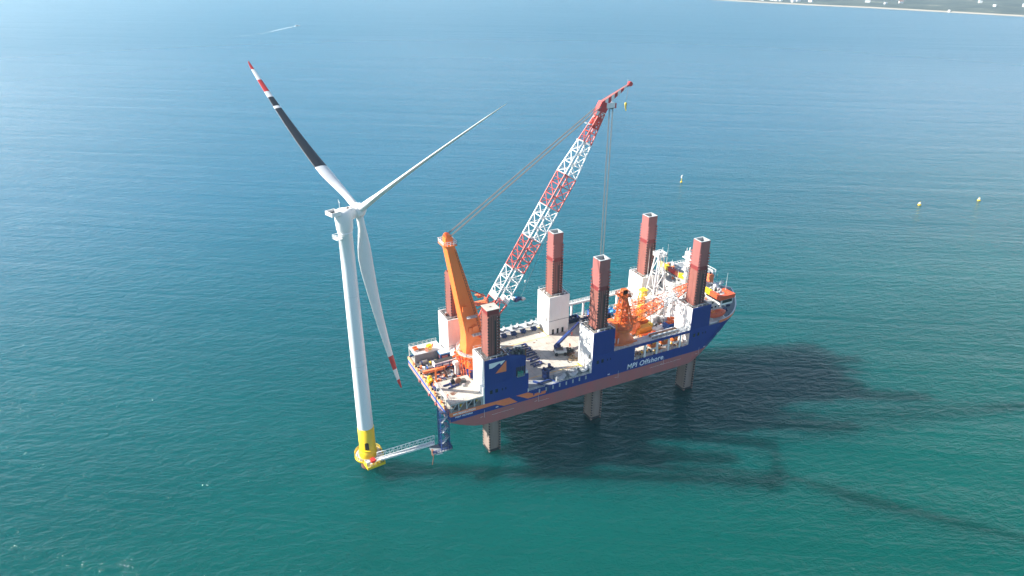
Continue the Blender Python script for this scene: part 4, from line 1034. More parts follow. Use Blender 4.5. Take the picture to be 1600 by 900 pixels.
# lattice towers forward
LT = empty('lattice_mast', (95, 4, D), 'tall white lattice tower rising beside the bridge, in front of its yellow roof edge', 'mast')
b = MB(); b.use('white'); b.lattice([(89.5, 0, D), (95.5, -1.5, D), (97, 6.5, D), (91, 8, D)], [(92.8, 2.2, 48), (94.8, 1.8, 48), (95.2, 4.2, 48), (93.2, 4.6, 48)], 4, .3, .12); b.build('tower_frame', None, LT)
b = MB(); b.use('white').box(92.2, 95.8, 1.2, 5.2, 48, 48.2).rail([(92.2, 1.2, 48.2), (95.8, 1.2, 48.2), (95.8, 5.2, 48.2), (92.2, 5.2, 48.2), (92.2, 1.2, 48.2)], 1.2, .08, .8)
for k in range(6): b.tube((92.4+k*.6, 1.6+(k % 3), 48.2), (92.4+k*.6, 1.6+(k % 3), 50+(k % 2)), .09, n=5)
b.use('ltgrey').box(93, 94.6, 2.4, 4.2, 48.2, 49.6); b.build('top_platform', None, LT)
LY = empty('yellow_lattice_tower', (90.2, 6.2, D), 'slim yellow lattice tower in front of the far foremost jacking house', 'tower')
b = MB(); b.use('yellow').lattice([(89, 5, D), (91.4, 5, D), (91.4, 7.4, D), (89, 7.4, D)], [(89.2, 5.2, 33.5), (91.2, 5.2, 33.5), (91.2, 7.2, 33.5), (89.2, 7.2, 33.5)], 6, .15, .09, True); b.build('tower_frame', None, LY)
b = MB(); b.use('red').box(88.6, 91.8, 4.2, 5.0, 26.2, 27.6); b.use('yellow').box(88.8, 91.6, 4.8, 7.6, 33.5, 33.7); b.build('top_cap', None, LY)
# white/red stowed lattice girders across the forward deck
def girder(name, label, p, q, wd, mats_, n):
    g = empty(name, p, label, 'girder'); p = Vector(p); q = Vector(q); d = (q-p).normalized(); s_ = Vector((-d.y, d.x, 0)).normalized()*wd/2; u_ = Vector((0, 0, wd*.8))
    for k, m in enumerate(mats_):
        a, c_ = p.lerp(q, k/len(mats_)), p.lerp(q, (k+1)/len(mats_)); b = MB(); b.use(m)
        b.lattice([a-s_, a+s_, a+s_+u_, a-s_+u_], [c_-s_, c_+s_, c_+s_+u_, c_-s_+u_], n, .15, .09); b.build('truss_section', None, g)
girder('stowed_truss', 'red and white lattice girder lying high across the deck towards the bridge', (84, 4.5, 29.5), (101, -4.5, 34.2), 1.8, ['stripe', 'white', 'stripe', 'white'], 4)
girder('stowed_truss', 'short red lattice girder lying on deck below the yellow lattice tower', (86.5, 9.6, 23.6), (95.2, 3.4, 26.2), 1.7, ['stripe', 'red'], 5)
girder('stowed_truss', 'white lattice girder lying beside the far foremost jacking house', (86, 12.2, 22.5), (97, 9.4, 27.2), 1.8, ['white', 'white'], 6)
for (x, y, hx, hy, h, m, lab) in ((88.6, 8.8, 2.2, 1.8, 2.6, 'white', 'white winch house at the foot of the yellow lattice tower'), (86.0, 6.6, 1.8, 1.4, 1.8, 'wood', 'brown and white crate pile behind the red orange container'),
        (95.8, 9.4, 1.6, 2.4, 4.6, 'white', 'tall white locker against the far foremost jacking house'), (79.6, 7.6, 2.2, 1.4, 1.9, 'stripe', 'orange spreader frame behind the big orange drum'), (91.0, 4.2, 1.2, 1.2, 3.2, 'white', 'white tank beside the slim yellow tower'),
        (73.8, 4.8, 2.0, 1.6, 1.5, 'navy', 'navy machine skid on deck behind the orange lattice crane')):
    t = empty('deck_locker' if m == 'white' else 'deck_crate', (x, y, D), lab, 'locker' if m == 'white' else 'crate')
    b = MB(); b.use(m).box(x-hx/2, x+hx/2, y-hy/2, y+hy/2, D, D+h); b.use('ltgrey').box(x-hx/2-.1, x+hx/2+.1, y-hy/2-.1, y+hy/2+.1, D+h, D+h+.12); b.build('casing', None, t)
    b = MB(); rr = random.Random(int(x*10)); 
    for i in range(7): b.use(rr.choice(['black', 'red', 'ltgrey', m])).obox((x+rr.uniform(-hx, hx)*.5, y+rr.uniform(-hy, hy)*.5, D+h+.3), rr.uniform(.3, .9), rr.uniform(.2, .6), rr.uniform(.3, .7), rr.uniform(0, 3))
    tag(b.build('fitting', None, t), kind='stuff')
# clutter of the forward working area: hoses, chains, small parts nobody could count
b = MB(); rr = random.Random(11)
for i in range(520):
    x = rr.uniform(70, 97.3); y = rr.uniform(-12, 17)
    if (71 < x < 91 and -10 < y < 3.5 and rr.random() < .75): continue
    if x > 91 and y > 10: continue
    L_ = rr.uniform(.2, 1.3); m = rr.choice(['ltgrey', 'grey', 'dkgrey', 'rust', 'black', 'stripe', 'dkgrey', 'steel', 'navy', 'wood', 'white'])
    b.use(m).obox((x, y, D+rr.uniform(.1, .5)), L_, rr.uniform(.15, .8), rr.uniform(.2, 1.0), rr.uniform(0, 3))
for i in range(60):
    x = rr.uniform(70, 96); y = rr.uniform(-12, 17); b.use(rr.choice(['white', 'rope', 'stripe', 'red', 'steel'])).bar((x, y, D+.2), (x+rr.uniform(-3, 3), y+rr.uniform(-2, 2), D+rr.uniform(.3, 2.6)), .12)
tag(b.build('deck_clutter', None), 'loose chains, hoses and small gear strewn over the forward deck', 'clutter', kind='stuff')
b = MB(); rr = random.Random(21)
for i in range(230):
    x = rr.uniform(1, 11.2); y = rr.uniform(-5, 18)
    m = rr.choice(['ltgrey', 'grey', 'white', 'rust', 'black', 'navy', 'dkgrey', 'stripe', 'dkblue', 'black'])
    b.use(m).obox((x, y, D+rr.uniform(.1, .6)), rr.uniform(.2, 1.5), rr.uniform(.15, .7), rr.uniform(.2, 1.3), rr.uniform(0, 3))
tag(b.build('mooring_clutter', None), 'ropes, chocks and small fittings crowding the far part of the stern deck', 'clutter', kind='stuff')
b = MB(); rr = random.Random(23)
for i in range(90):
    x = rr.uniform(69.2, 92); y = rr.uniform(-18.4, -13.5)
    b.use(rr.choice(['ltgrey', 'grey', 'white', 'rust', 'black', 'yellow', 'dkgrey'])).obox((x, y, D+rr.uniform(.1, .5)), rr.uniform(.2, 1.0), rr.uniform(.15, .7), rr.uniform(.2, 1.2), rr.uniform(0, 3))
tag(b.build('gallery_clutter', None), 'small fittings packed along the open side gallery', 'clutter', kind='stuff')

# enclosed rescue craft in the side gallery, and the lifeboat on the forecastle
def lifeboat(loc, rz, L_, label, two=True, group=None):
    t = empty('lifeboat', loc, label, 'lifeboat', group); m = Matrix.Rotation(rz, 3, 'Z'); b = MB(); b.use('raft' if not two else 'orange'); n = 14; vs = []; secs_ = 13
    for k in range(secs_):
        s_ = -1+2*k/(secs_-1); w_ = max(.04, (1-abs(s_)**2.6))**.6
        for i in range(n):
            a = 2*math.pi*i/n; yy = math.cos(a); zz = math.sin(a)
            yy = math.copysign(abs(yy)**.7, yy); zz = math.copysign(abs(zz)**.8, zz)
            vs.append(Vector(loc)+m @ Vector((s_*L_/2, yy*1.45*w_, 1.6+zz*(1.45 if zz > 0 else 1.3)*w_+.25*s_*s_)))
    b.add(vs, [(k*n+i, k*n+(i+1) % n, (k+1)*n+(i+1) % n, (k+1)*n+i) for k in range(secs_-1) for i in range(n)], True); b.build('boat_hull', None, t)
    b = MB(); b.use('yellow' if two else 'orange').obox(Vector(loc)+m @ Vector((-L_*.28, 0, 2.9)), L_*.2, 1.6, .9, rz); b.build('canopy', None, t)
    b = MB(); b.use('glass')
    for k in (-1, 0, 1): b.obox(Vector(loc)+m @ Vector((k*1.2, 0, 2.35)), .5, 2.55, .28, rz)
    b.build('window', None, t)
    b = MB(); b.use('white')
    for k in (-.3, .3): b.obox(Vector(loc)+m @ Vector((k*L_, 0, .35)), .35, 2.4, .7, rz)
    build_each(b, 'chock', t)
    return t
lifeboat((106.9, -16.3, 28.3), 0.0, 8.6, 'large enclosed orange lifeboat below the orange bridge wing near the bow', False)
for k, (x, lab) in enumerate(((78.9, 'enclosed orange rescue boat behind the side opening, nearest the stern of three'), (83.9, 'enclosed orange rescue boat between white posts, middle one of three in the side opening'), (88.6, 'enclosed orange rescue boat in the side opening, the one nearest the bow'))):
    lifeboat((x, -15.4, 22.4), R(90), 4.4 if k < 2 else 3.6, lab)
DV = empty('boat_davit', (102.6, -17.6, 27.6), 'white davit frame holding up the large orange lifeboat', 'davit'); b = MB(); b.use('white')
for x in (103.4, 110.2): b.bar((x, -14.2, 27.6), (x, -14.4, 32.4), .4).bar((x, -14.4, 32.4), (x, -17, 32.8), .35)
b.box(102.6, 111, -18.3, -14, 27.6, 28.0); b.build('davit_arm', None, DV)

# ------------------------------------------------------------------ blue sea-fastening frames on the main deck
def frame_mb(sx, sy, posts=True):
    b = MB(); b.use('navy')
    b.box(-sx/2, sx/2, -sy/2, -sy/2+.32, 0, .4).box(-sx/2, sx/2, sy/2-.32, sy/2, 0, .4)
    b.box(-sx/2+.5, -sx/2+.85, -sy/2+.32, sy/2-.32, .05, .36).box(sx/2-.85, sx/2-.5, -sy/2+.32, sy/2-.32, .05, .36)
    return b
def deck_frame(label, loc, rz, sx, sy, first=[None]):
    t = empty('fastening_frame', (0, 0, 0), label, 'steel frame', 'navy steel frames on the main deck')
    frame_mb(sx, sy).build('base_frame', None, t)
    for dx in (-1, 1):
        b = MB(); b.use('navy').box(dx*(sx/2-.8)-.15, dx*(sx/2-.8)+.15, -sy/2, -sy/2+.4, .55, 1.2); b.build('stub_post', None, t)
    return t
proto = deck_frame('navy H shaped steel frame on deck', (0, 0, 0), 0, 4.3, 2.0)
labs = ['farthest of the row of navy steel frames on the main deck', 'second farthest frame in the navy row, behind the blue wing house', 'middle frame of the navy row on the main deck', 'fourth frame of the navy row, counted from the far side', 'nearest frame of the navy row, touching the blue wing house in view']
for i, (x, y) in enumerate(((38.8, 7.6), (38.9, 4.4), (38.9, 1.3), (38.4, -2.0), (37.8, -5.4))):
    place(proto, i == 0, (x, y, D), .05*i, labs[i])
o = place(proto, False, (39.6, -10.2, D), .15, 'single navy steel frame lying near the yellow line, beyond the white cradles')
b = MB(); b.use('navy').box(-1.5, -.9, -1.1, 1.1, .5, 1.0).box(.6, 1.3, .2, 1.1, .5, 1.7); q_ = b.build('top_beam', None); q_.parent = o
TF = empty('tilting_frame', (34.6, -17.6, D), 'dark blue tilting steel frame leaning over the near deck edge', 'steel frame')
b = MB(); b.use('dkblue').bar((31.4, -14.6, 21.6), (34.2, -19.6, 21.9), .55, .6).bar((36.6, -14.2, 21.6), (37.8, -18.4, 21.7), .3, .4); b.bar((32.6, -16.6, 21.8), (37, -16.4, 21.8), .4, .5); b.build('base_frame', None, TF)
b = MB(); b.use('dkblue').box(35.4, 35.8, -15.4, -13.4, 21.4, 24.2).box(36.9, 37.2, -15.2, -13.6, 21.4, 24.6).bar((35.6, -14.4, 23.8), (37, -14.4, 23.8), .3).box(34.9, 36, -15.6, -14.8, 22.4, 23.4); b.build('upright', None, TF)
b = MB(); b.use('dkblue').bar((34.2, -19.55, 22.1), (34.4, -19.5, 19.7), .55, .3); b.build('hanging_foot', None, TF)

# white saddles for blades: near side and on the far rack
def saddle(base='grey'):
    t = empty('cradle', (0, 0, 0), '', 'cradle')
    b = MB(); b.use('green' if base == 'green' else base).box(-1.9, 1.9, -1.3, 1.3, 0, .25).box(-2.0, -1.75, -1.3, 1.3, 0, 1.7).box(1.75, 2.0, -1.3, 1.3, 0, 1.5); b.build('base', None, t)
    b = MB(); b.use('ltgrey'); pts_o = []
    for i in range(9):
        a = math.pi+math.pi*i/8; pts_o.append((1.75*math.cos(a), 1.75+1.5*math.sin(a)))
    for i in range(8):
        (x0, z0), (x1, z1) = pts_o[i], pts_o[i+1]; b.add([(x0, -.9, z0), (x1, -.9, z1), (x1, .9, z1), (x0, .9, z0), (x0, -.9, z0+.22), (x1, -.9, z1+.22), (x1, .9, z1+.22), (x0, .9, z0+.22)], [(0, 1, 2, 3), (7, 6, 5, 4), (0, 4, 5, 1), (2, 6, 7, 3), (1, 5, 6, 2), (3, 7, 4, 0)])
    b.build('saddle', None, t)
    b = MB(); b.use('steel').bar((-1.8, 0, 1.6), (-1.9, 0, 2.9), .12).bar((1.8, 0, 1.5), (1.9, 0, 2.7), .12).bar((1.2, .8, 0.3), (1.2, .8, 2.4), .1); b.build('side_arm', None, t)
    return t
sp_ = saddle('grey')
spots = [((40.2, -17.2, D), 'white blade cradle at the near deck edge, first from the stern'), ((45.0, -17.0, D), 'white blade cradle at the near deck edge, middle of three'), ((49.6, -16.4, D), 'white blade cradle beside the near middle jacking house')]
for i, (l, lab) in enumerate(spots): o = place(sp_, i == 0, l, .0, lab); o['group'] = 'white blade cradles'
RK = empty('cradle_rack', (38, 17, D), 'long raised grey rack on blue legs along the far deck edge', 'rack')
b = MB(); b.use('ltgrey').box(27, 50.6, 15.4, 18.8, 23.6, 23.85); b.rail([(27, 15.4, 23.85), (27, 18.8, 23.85)], 1, .05, 1).rail([(50.6, 15.4, 23.85), (50.6, 18.8, 23.85)], 1, .05, 1); b.build('platform', None, RK)
for x in (28, 32, 36, 40, 44, 48.5):
    b = MB(); b.use('dkblue').box(x, x+.4, 15.5, 15.9, D, 23.6).box(x, x+.4, 18.2, 18.6, D, 23.6).box(x-.7, x+1.1, 16, 17.8, D, 22.3); b.build('leg', None, RK)
for i, (x, lab) in enumerate(((29.6, 'white cradle on the far rack, nearest the orange mast crane'), (35.2, 'second white cradle on the far rack'), (40.8, 'third white cradle on the far rack'), (46.8, 'white cradle at the forward end of the far rack'))):
    o = place(sp_, False, (x, 17.1, 23.85), 0, lab, .72); o['group'] = 'white blade cradles'

# blue boom lift
BL = empty('boom_lift', (48.6, -2.6, D), 'blue telescopic boom lift parked in the middle of the main deck, arm stretched forward', 'boom lift')
b = MB(); b.use('ltgrey').obox((48.6, -3.0, D+1.3), 4.2, 2.5, .9, -.35); b.use('dkgrey').obox((48.4, -2.6, D+1.9), 2.6, 1.8, .7, -.35); b.use('navy').obox((48.2, -1.6, D+2.2), 2.2, 1.3, 1.3, .3); b.build('chassis', None, BL)
for dx, dy in ((-1.6, -1.4), (-1.6, 1.4), (1.6, -1.4), (1.6, 1.4)):
    c_ = Vector((48.6, -3.0, D+.6))+Matrix.Rotation(-.35, 3, 'Z') @ Vector((dx, dy, 0)); s_ = Matrix.Rotation(-.35, 3, 'Z') @ Vector((0, .25, 0)); b = MB(); b.use('black').tube(c_-s_, c_+s_, .6, n=14); b.build('wheel', None, BL)
b = MB(); b.use('dkblue').bar((47.2, -1.4, D+2.4), (55.4, 2.2, D+4.6), .9, 1.0); b.use('navy').bar((55.2, 2.1, D+4.5), (60.6, 4.5, D+6.0), .6, .7); b.build('telescopic_arm', None, BL)
b = MB(); b.use('steel').obox((61.3, 4.8, D+5.6), 1.2, 1.9, .1, .4); b.rail([(60.7, 4.0, D+5.6), (62, 4.3, D+5.6), (61.8, 5.8, D+5.6)], 1, .06, .8); b.build('cage', None, BL)

# heap of hoses and timber beside the middle jacking house
b = MB(); rr = random.Random(8); b.use('black')
for i in range(11):
    c_ = Vector((54.2+rr.uniform(-1.2, .9)*1.0-2.3, -4.6+rr.uniform(-1.6, 2.4), D+.2+rr.uniform(0, 2.0))); rad = rr.uniform(.7, 1.1); n = 14; ax_ = Vector((rr.uniform(-.5, .5), rr.uniform(-.5, .5), 1)).normalized(); u_ = ax_.orthogonal().normalized(); v_ = ax_.cross(u_)
    b.use(rr.choice(['black', 'black', 'dkgrey', 'rust']))
    for k in range(n): b.tube(c_+(u_*math.cos(2*math.pi*k/n)+v_*math.sin(2*math.pi*k/n))*rad, c_+(u_*math.cos(2*math.pi*(k+1)/n)+v_*math.sin(2*math.pi*(k+1)/n))*rad, .2, n=6, cap=False)
tag(b.build('hose_heap', None), 'dark heap of coiled hoses against the near middle jacking house', 'hoses')
for i, (x, y, lab) in enumerate(((49.9, -8.0, 'brown rope coil lying furthest from the dark hose heap'), (51.2, -6.6, 'brown rope coil lying close to the dark hose heap'), (51.6, -8.8, 'brown rope coil beside the yellow deck line'))):
    b = MB(); b.use('wood').lathe((x, y, D), [(.45, 0), (1.05, .05), (1.1, .35), (.5, .42), (.45, 0)], 16); o = b.build('rope_coil', None); tag(o, lab, 'rope', 'brown rope coils')
# navy baskets and boxes along the far side amidships
for i, (x, y, sx, sy, h, lab) in enumerate(((64.5, 16.0, 6.5, 2.6, 1.8, 'navy open basket right of the far middle jacking house'), (69.0, 12.6, 5.4, 2.6, 1.6, 'navy open basket on the deck in front of the far walkway'), (75.0, 16.6, 4.2, 2.2, 2.6, 'blue ribbed open box under the far walkway'))):
    container((x, y, D), 0, sx, sy, h, 'navy' if i < 2 else 'brightblue', lab, 'dkgrey', 'cargo_basket', 'basket')
b = MB(); b.use('yellow').box(66.6, 72.2, 8.0, 9.4, D, D+1.1); b.use('wood').box(66.4, 72.4, 7.8, 9.6, D+1.1, D+1.3); tag(b.build('wooden_crate', None), 'long flat tan crate lying behind the near middle leg', 'crate')
b = MB(); n = 9
vs = [(78+6.2*i/n, 12.2+4.6*j/n, D+1.7+.7*math.sin(i*1.7+j*.6)*math.cos(j*1.3)-(1.4 if i in (0, n) or j in (0, n) else 0)) for i in range(n+1) for j in range(n+1)]
b.use('tarp').add(vs, [(i*(n+1)+j, i*(n+1)+j+1, (i+1)*(n+1)+j+1, (i+1)*(n+1)+j) for i in range(n) for j in range(n)]); b.use('white').box(78.4, 80.6, 12.6, 16, D, D+1.4)
tag(b.build('tarpaulin', None), 'crumpled light blue tarpaulin over cargo behind the orange lattice crane', 'tarpaulin')

# ------------------------------------------------------------------ stern deck
KC = empty('knuckle_crane', (1.6, -3.4, D), 'small dark orange folding crane with claw at the middle of the stern', 'crane')
b = MB(); b.use('navy').box(.6, 4.0, -5.2, -2.0, D, D+1.2); b.use('orange').lathe((1.6, -3.4, D+1.2), [(1.1, 0), (.9, .9), (.6, 1.6), (.1, 1.7)], 14); b.use('rust').obox((2.0, -3.8, D+2.0), 2.2, 1.6, 1.2, .4); b.build('pedestal', None, KC)
b = MB(); b.use('orange').bar((1.6, -3.4, D+2.6), (2.2, -1.6, D+5.6), .6).bar((2.2, -1.6, D+5.6), (5.2, -.8, D+5.4), .55); b.build('arm', None, KC)
b = MB(); b.use('rust').bar((5.2, -.8, D+5.4), (6.4, -1.2, D+1.6), .5); b.use('black').bar((6.4, -1.2, D+1.7), (6.0, -1.2, D+.3), .35).bar((6.4, -1.2, D+1.7), (7.1, -1.2, D+.4), .35); b.build('claw', None, KC)
b = MB(); rr = random.Random(4)
for i in range(9): b.use('yellow').lathe((.4+rr.uniform(-.3, .8), .3+rr.uniform(-1, 1), D+.3+rr.uniform(0, 1.6)), [(.1, -.5), (.6, -.3), (.7, .2), (.4, .6), (.05, .7)], 8)
tag(b.build('yellow_float', None), 'bundle of bright yellow floats on the stern rail beside the folding crane', 'floats')
# workboat-like white and orange trough with lettering marks
BX = empty('rescue_trough', (8.6, 6.6, D), 'long white and orange boat hull stowed on a dark blue rack at the stern', 'boat')
b = MB(); b.use('dkblue').box(4.6, 12.2, 4.9, 7.8, D, D+.3)
for x in (4.7, 7.2, 9.8, 12): b.box(x, x+.25, 4.9, 5.15, D, D+3.1).box(x, x+.25, 7.5, 7.8, D, D+3.1)
b.box(4.6, 12.2, 4.85, 5.1, D+2.9, D+3.1); b.build('rack', None, BX)
b = MB(); b.use('white'); prof_ = [(4.4, D+2.1), (5.2, D+1.5), (11.6, D+1.6), (12.6, D+2.4), (12.4, D+3.6), (4.5, D+3.4)]; b.prism_xz(prof_, 5.2, 7.4); b.use('stripe').prism_xz([(4.4, D+2.15), (5.2, D+1.45), (11.6, D+1.55), (12.6, D+2.45), (11.8, D+2.0), (5.0, D+2.0)], 5.13, 7.46)
b.use('black').box(11.0, 11.9, 5.1, 5.2, D+2.7, D+3.3)
for i in range(9): b.use('rust').box(6.2+i*.45, 6.45+i*.45, 5.16, 5.2, D+2.7, D+3.05)
b.build('boat_hull', None, BX)
b = MB(); b.use('black').box(4.8, 12.2, 5.5, 7.2, D+3.4, D+3.7); b.build('cover', None, BX)
CB = empty('control_cabin', (10, 11.3, D), 'dark blue control cabin with pale roof and window near the far stern corner', 'cabin')
b = MB(); b.use('navy').box(8.4, 12.0, 9.6, 12.8, D, D+3.6); b.build('cabin_wall', None, CB); b = MB(); b.use('tarp').box(8.2, 12.2, 9.4, 13.0, D+3.6, D+3.9); b.use('ltgrey').box(8.3, 12.1, 9.5, 12.9, D+3.9, D+4.0); b.build('roof', None, CB)
b = MB(); b.use('legpink').box(8.33, 8.4, 10.4, 12, D+1.8, D+3).box(9, 11, 9.53, 9.6, D+1.8, D+3); b.build('window', None, CB)
b = MB(); b.use('white').lathe((13.4, 9.0, D), [(1.3, 0), (1.6, .4), (1.7, 3.4), (1.2, 4.6), (.05, 5.0)], 20); b.use('steel').lathe((13.4, 9, D+4.9), [(.4, 0), (.4, .5), (.05, .5)], 10)
tag(b.build('white_tank', None), 'rounded white tank between the blue control cabin and the orange crane', 'tank')
for i, (x, y, lab) in enumerate(((10.3, .6, 'tall white mushroom ventilator on the stern deck, the larger one'), (11.4, 1.0, 'small white ventilator beside the tall one on the stern deck'))):
    h = 4.4-i*1.4; t = empty('ventilator', (x, y, D), lab, 'ventilator'); b = MB(); b.use('white').tube((x, y, D), (x, y, D+h), .5, n=12); b.build('pipe', None, t); b = MB(); b.use('white').box(x-.85, x+.85, y-.7, y+.7, D+h, D+h+1.1); b.build('hood', None, t)
# drums and winches aft
for i, (x, y, m, lab) in enumerate(((3.0, 11.0, 'navy', 'dark winch ring under the far stern platform'), (5.6, 9.6, 'yellow', 'yellow rimmed winch beside the dark ring on the stern deck'), (3.4, 6.6, 'brightblue', 'blue winch on the stern deck beside the long orange beam'), (6.4, -3.0, 'black', 'black winch with steel cable near the beige aft platform'))):
    t = empty('winch', (x, y, D), lab, 'winch'); b = MB(); b.use('dkgrey').box(x-1.6, x+1.6, y-1, y+1, D, D+.4).box(x-1.6, x-1.3, y-.8, y+.8, D+.4, D+1.8).box(x+1.3, x+1.6, y-.8, y+.8, D+.4, D+1.8); b.build('winch_frame', None, t)
    b = MB(); b.use(m).tube((x-1.25, y, D+1.3), (x+1.25, y, D+1.3), .8, n=14); b.use('rope').tube((x-.9, y, D+1.3), (x+.9, y, D+1.3), .92, n=14); b.build('drum', None, t)
b = MB(); b.use('stripe').bar((.2, 5.0, D+1.4), (7.6, 3.9, D+2.0), .8, .9); tag(b.build('orange_beam', None), 'long orange box beam lying across the stern deck', 'beam')
b = MB(); b.use('yellow').box(7.0, 10.6, -1.9, -1.72, D+.02, D+.06).box(7.0, 10.6, -.9, -.72, D+.02, D+.06)
for k in range(8): b.use('wood').box(7.1+k*.45, 7.25+k*.45, -1.72, -.9, D+.02, D+.05)
tag(b.build('cable_tray', None), 'narrow yellow edged cable tray on the stern deck before the ventilators', 'cable tray')
FB = empty('life_raft', (4.0, 15.5, 25.35), 'orange and yellow life raft canisters on the far stern platform', 'life raft')
b = MB(); b.use('orange').tube((.9, 16.6, 26), (2.3, 16.6, 26), .45, n=12).tube((.9, 15.2, 26), (2.3, 15.2, 26), .45, n=12); b.build('canister', None, FB)
b = MB(); b.use('yellow').obox((6.0, 14.2, 26.3), 1.6, 1.3, 1.8, .3); b.use('stripe').obox((5.0, 13.6, 26.1), 1.3, .9, 1.4, .9); b.build('locker', None, FB)
b = MB(); b.use('rust')
for k in range(4): b.box(2.6, 4.8, 14.2+k*.5, 14.4+k*.5, 25.36, 25.5)
tag(b.build('pallet', None), 'brown slatted pallet on the far stern platform', 'pallet')
# mooring winches under the near stern platform
for i, (x, lab) in enumerate(((3.0, 'dark mooring winch under the beige platform, nearest the stern'), (8.6, 'dark mooring winch under the beige platform, beside the white jacking house'))):
    t = empty('mooring_winch', (x, -16, D), lab, 'winch'); b = MB(); b.use('black').box(x-1.2, x+1.2, -17.4, -14.8, D, D+.5); b.use('dkgrey').tube((x, -17.6, D+1.2), (x, -14.8, D+1.2), .8, n=12); b.build('drum', None, t); b = MB(); b.use('yellow').tube((x+1.3, -17.4, D+.9), (x+1.3, -16.9, D+.9), .4, n=10); b.build('motor', None, t)
NF = empty('navy_frame', (5.0, -9.5, 24.65), 'navy steel frame with round wheel on the beige aft platform', 'steel frame')
b = MB(); b.use('navy').bar((2.0, -8.6, 24.9), (6.4, -8.0, 24.9), .3, .5).bar((3, -10.6, 24.9), (7.0, -9.8, 24.9), .3, .5).bar((4.2, -10.6, 25.2), (4.4, -8.2, 25.2), .3, .4); b.build('base_frame', None, NF)
b = MB(); b.use('rust').tube((7.0, -9.4, 25.9), (7.0, -8.9, 25.9), 1.0, n=16); b.use('black').tube((5.4, -8.5, 25.7), (5.4, -8.0, 25.7), .7, n=12); b.build('wheel', None, NF)
b = MB(); b.use('dkgrey').box(7.8, 9.6, -9.6, -8.2, 24.66, 25.7); b.use('steel').box(7.6, 8.4, -11.4, -10.6, 24.66, 25.4); tag(b.build('generator_set', None), 'small dark generator on the beige aft platform beside the navy frame', 'generator')
b = MB(); b.use('yellow').tube((12.6, -6.4, D), (12.6, -6.4, D+1.6), .3).box(12.1, 13.1, -6.9, -5.9, D, D+.4); tag(b.build('bollard', None), 'short yellow bollard at the foot of the blue crane base', 'bollard')
# gas cylinders in the notch of the wing house
GC = empty('cylinder_rack', (24, -17.5, 28.4), 'rack of green gas cylinders in the dark recess of the blue wing house', 'gas cylinders')
for i in range(4): b = MB(); b.use('green').tube((23.4+i*.5, -19.3, 28.45), (23.4+i*.5, -19.3, 30.4-(i % 2)*.3), .22, n=10); b.build('gas_cylinder', None, GC)
b = MB(); b.use('steel').box(22.9, 25.4, -19.7, -18.99, 28.4, 28.45).rail([(22.9, -19.7, 28.45), (25.4, -19.7, 28.45)], 1, .04, .8); b.build('rack_frame', None, GC)
for i, (x, lab) in enumerate(((25.6, 'white locker beside the green gas cylinders'), (26.7, 'white locker at the forward corner of the blue wing house ledge'))):
    b = MB(); b.use('white').box(x-.45, x+.45, -18.6, -17.3, 28.42, 29.9-i*.5); b.use('ltgrey').box(x-.5, x+.5, -18.65, -17.25, 29.9-i*.5, 30-i*.5); tag(b.build('white_locker', None), lab, 'locker')

# orange crane-side machinery around the pedestal of the big crane
b = MB(); rr = random.Random(14)
for i in range(46):
    a = R(rr.uniform(120, 235)); q_ = rr.uniform(4.6, 7.2); z_ = rr.uniform(D, 31.5)
    b.use(rr.choice(['stripe', 'craneorange', 'orange', 'rust', 'stripe'])).obox((17+q_*math.cos(a), q_*math.sin(a), z_), rr.uniform(.3, 1.4), rr.uniform(.15, .5), rr.uniform(.15, .8), rr.uniform(0, 3))
for k in range(9):
    a = R(130+k*12); b.use('stripe').bar((17+5.2*math.cos(a), 5.2*math.sin(a), D), (17+6.4*math.cos(a), 6.4*math.sin(a), 30), .22)
tag(b.build('hose_cluster', None, CR), kind='stuff')

# forecastle fittings
for i, (x, y, m, lab) in enumerate(((114.5, -12.6, 'navy', 'blue deck winch at the near bow rail'), (118.5, -9.6, 'navy', 'blue anchor winch in the middle of the near bow deck'), (122.6, -5.0, 'dkgrey', 'grey windlass close to the tip of the bow'), (116.8, -5.0, 'white', 'white ventilator box on the bow deck'))):
    t = empty('bow_winch' if i < 3 else 'vent_box', (x, y, 27.56), lab, 'winch' if i < 3 else 'ventilator'); b = MB(); b.use(m).box(x-.9, x+.9, y-.7, y+.7, 27.56, 28.1); b.build('base', None, t); b = MB(); b.use(m).tube((x-.7, y, 28.5), (x+.7, y, 28.5), .5, n=12) if i < 3 else b.use(m).box(x-.6, x+.6, y-.5, y+.5, 28.1, 29.3); b.build('drum' if i < 3 else 'hood', None, t)
b = MB(); rr = random.Random(31)
for i in range(60):
    x = rr.uniform(113.5, 125); h = halfb(x, 27.6)-1.2; y = rr.uniform(-h, h)
    b.use(rr.choice(['black', 'grey', 'white', 'navy', 'dkgrey'])).obox((x, y, 27.75), rr.uniform(.3, .8), rr.uniform(.2, .6), rr.uniform(.2, .7), rr.uniform(0, 3))
tag(b.build('bow_fittings', None), 'bitts, fairleads and small fittings scattered on the bow deck', 'fittings', kind='stuff')
b = MB(); rr = random.Random(41)
for i in range(150):
    x = rr.uniform(98.5, 112); y = rr.uniform(-12, 16); z_ = 33.65 if x > 101.7 else 31.04
    if x < 101.7 and (y < -6 or y > 10): continue
    if x > 106.8: z_ = 36.4; y = rr.uniform(-17, 17)
    if 104 < x < 106.4 and abs(y) < 1.2: continue
    b.use(rr.choice(['white', 'ltgrey', 'ltgrey', 'white', 'stripe', 'dkgrey', 'steel', 'grey'])).obox((x, y, z_+.4), rr.uniform(.3, 1.4), rr.uniform(.2, .9), rr.uniform(.4, 1.5), rr.uniform(0, 3))
for i in range(50):
    x = rr.uniform(98.5, 112); y = rr.uniform(-12, 16); b.use('white').bar((x, y, 33), (x, y+rr.uniform(-.5, .5), 36.5+rr.uniform(0, 3)), .09)
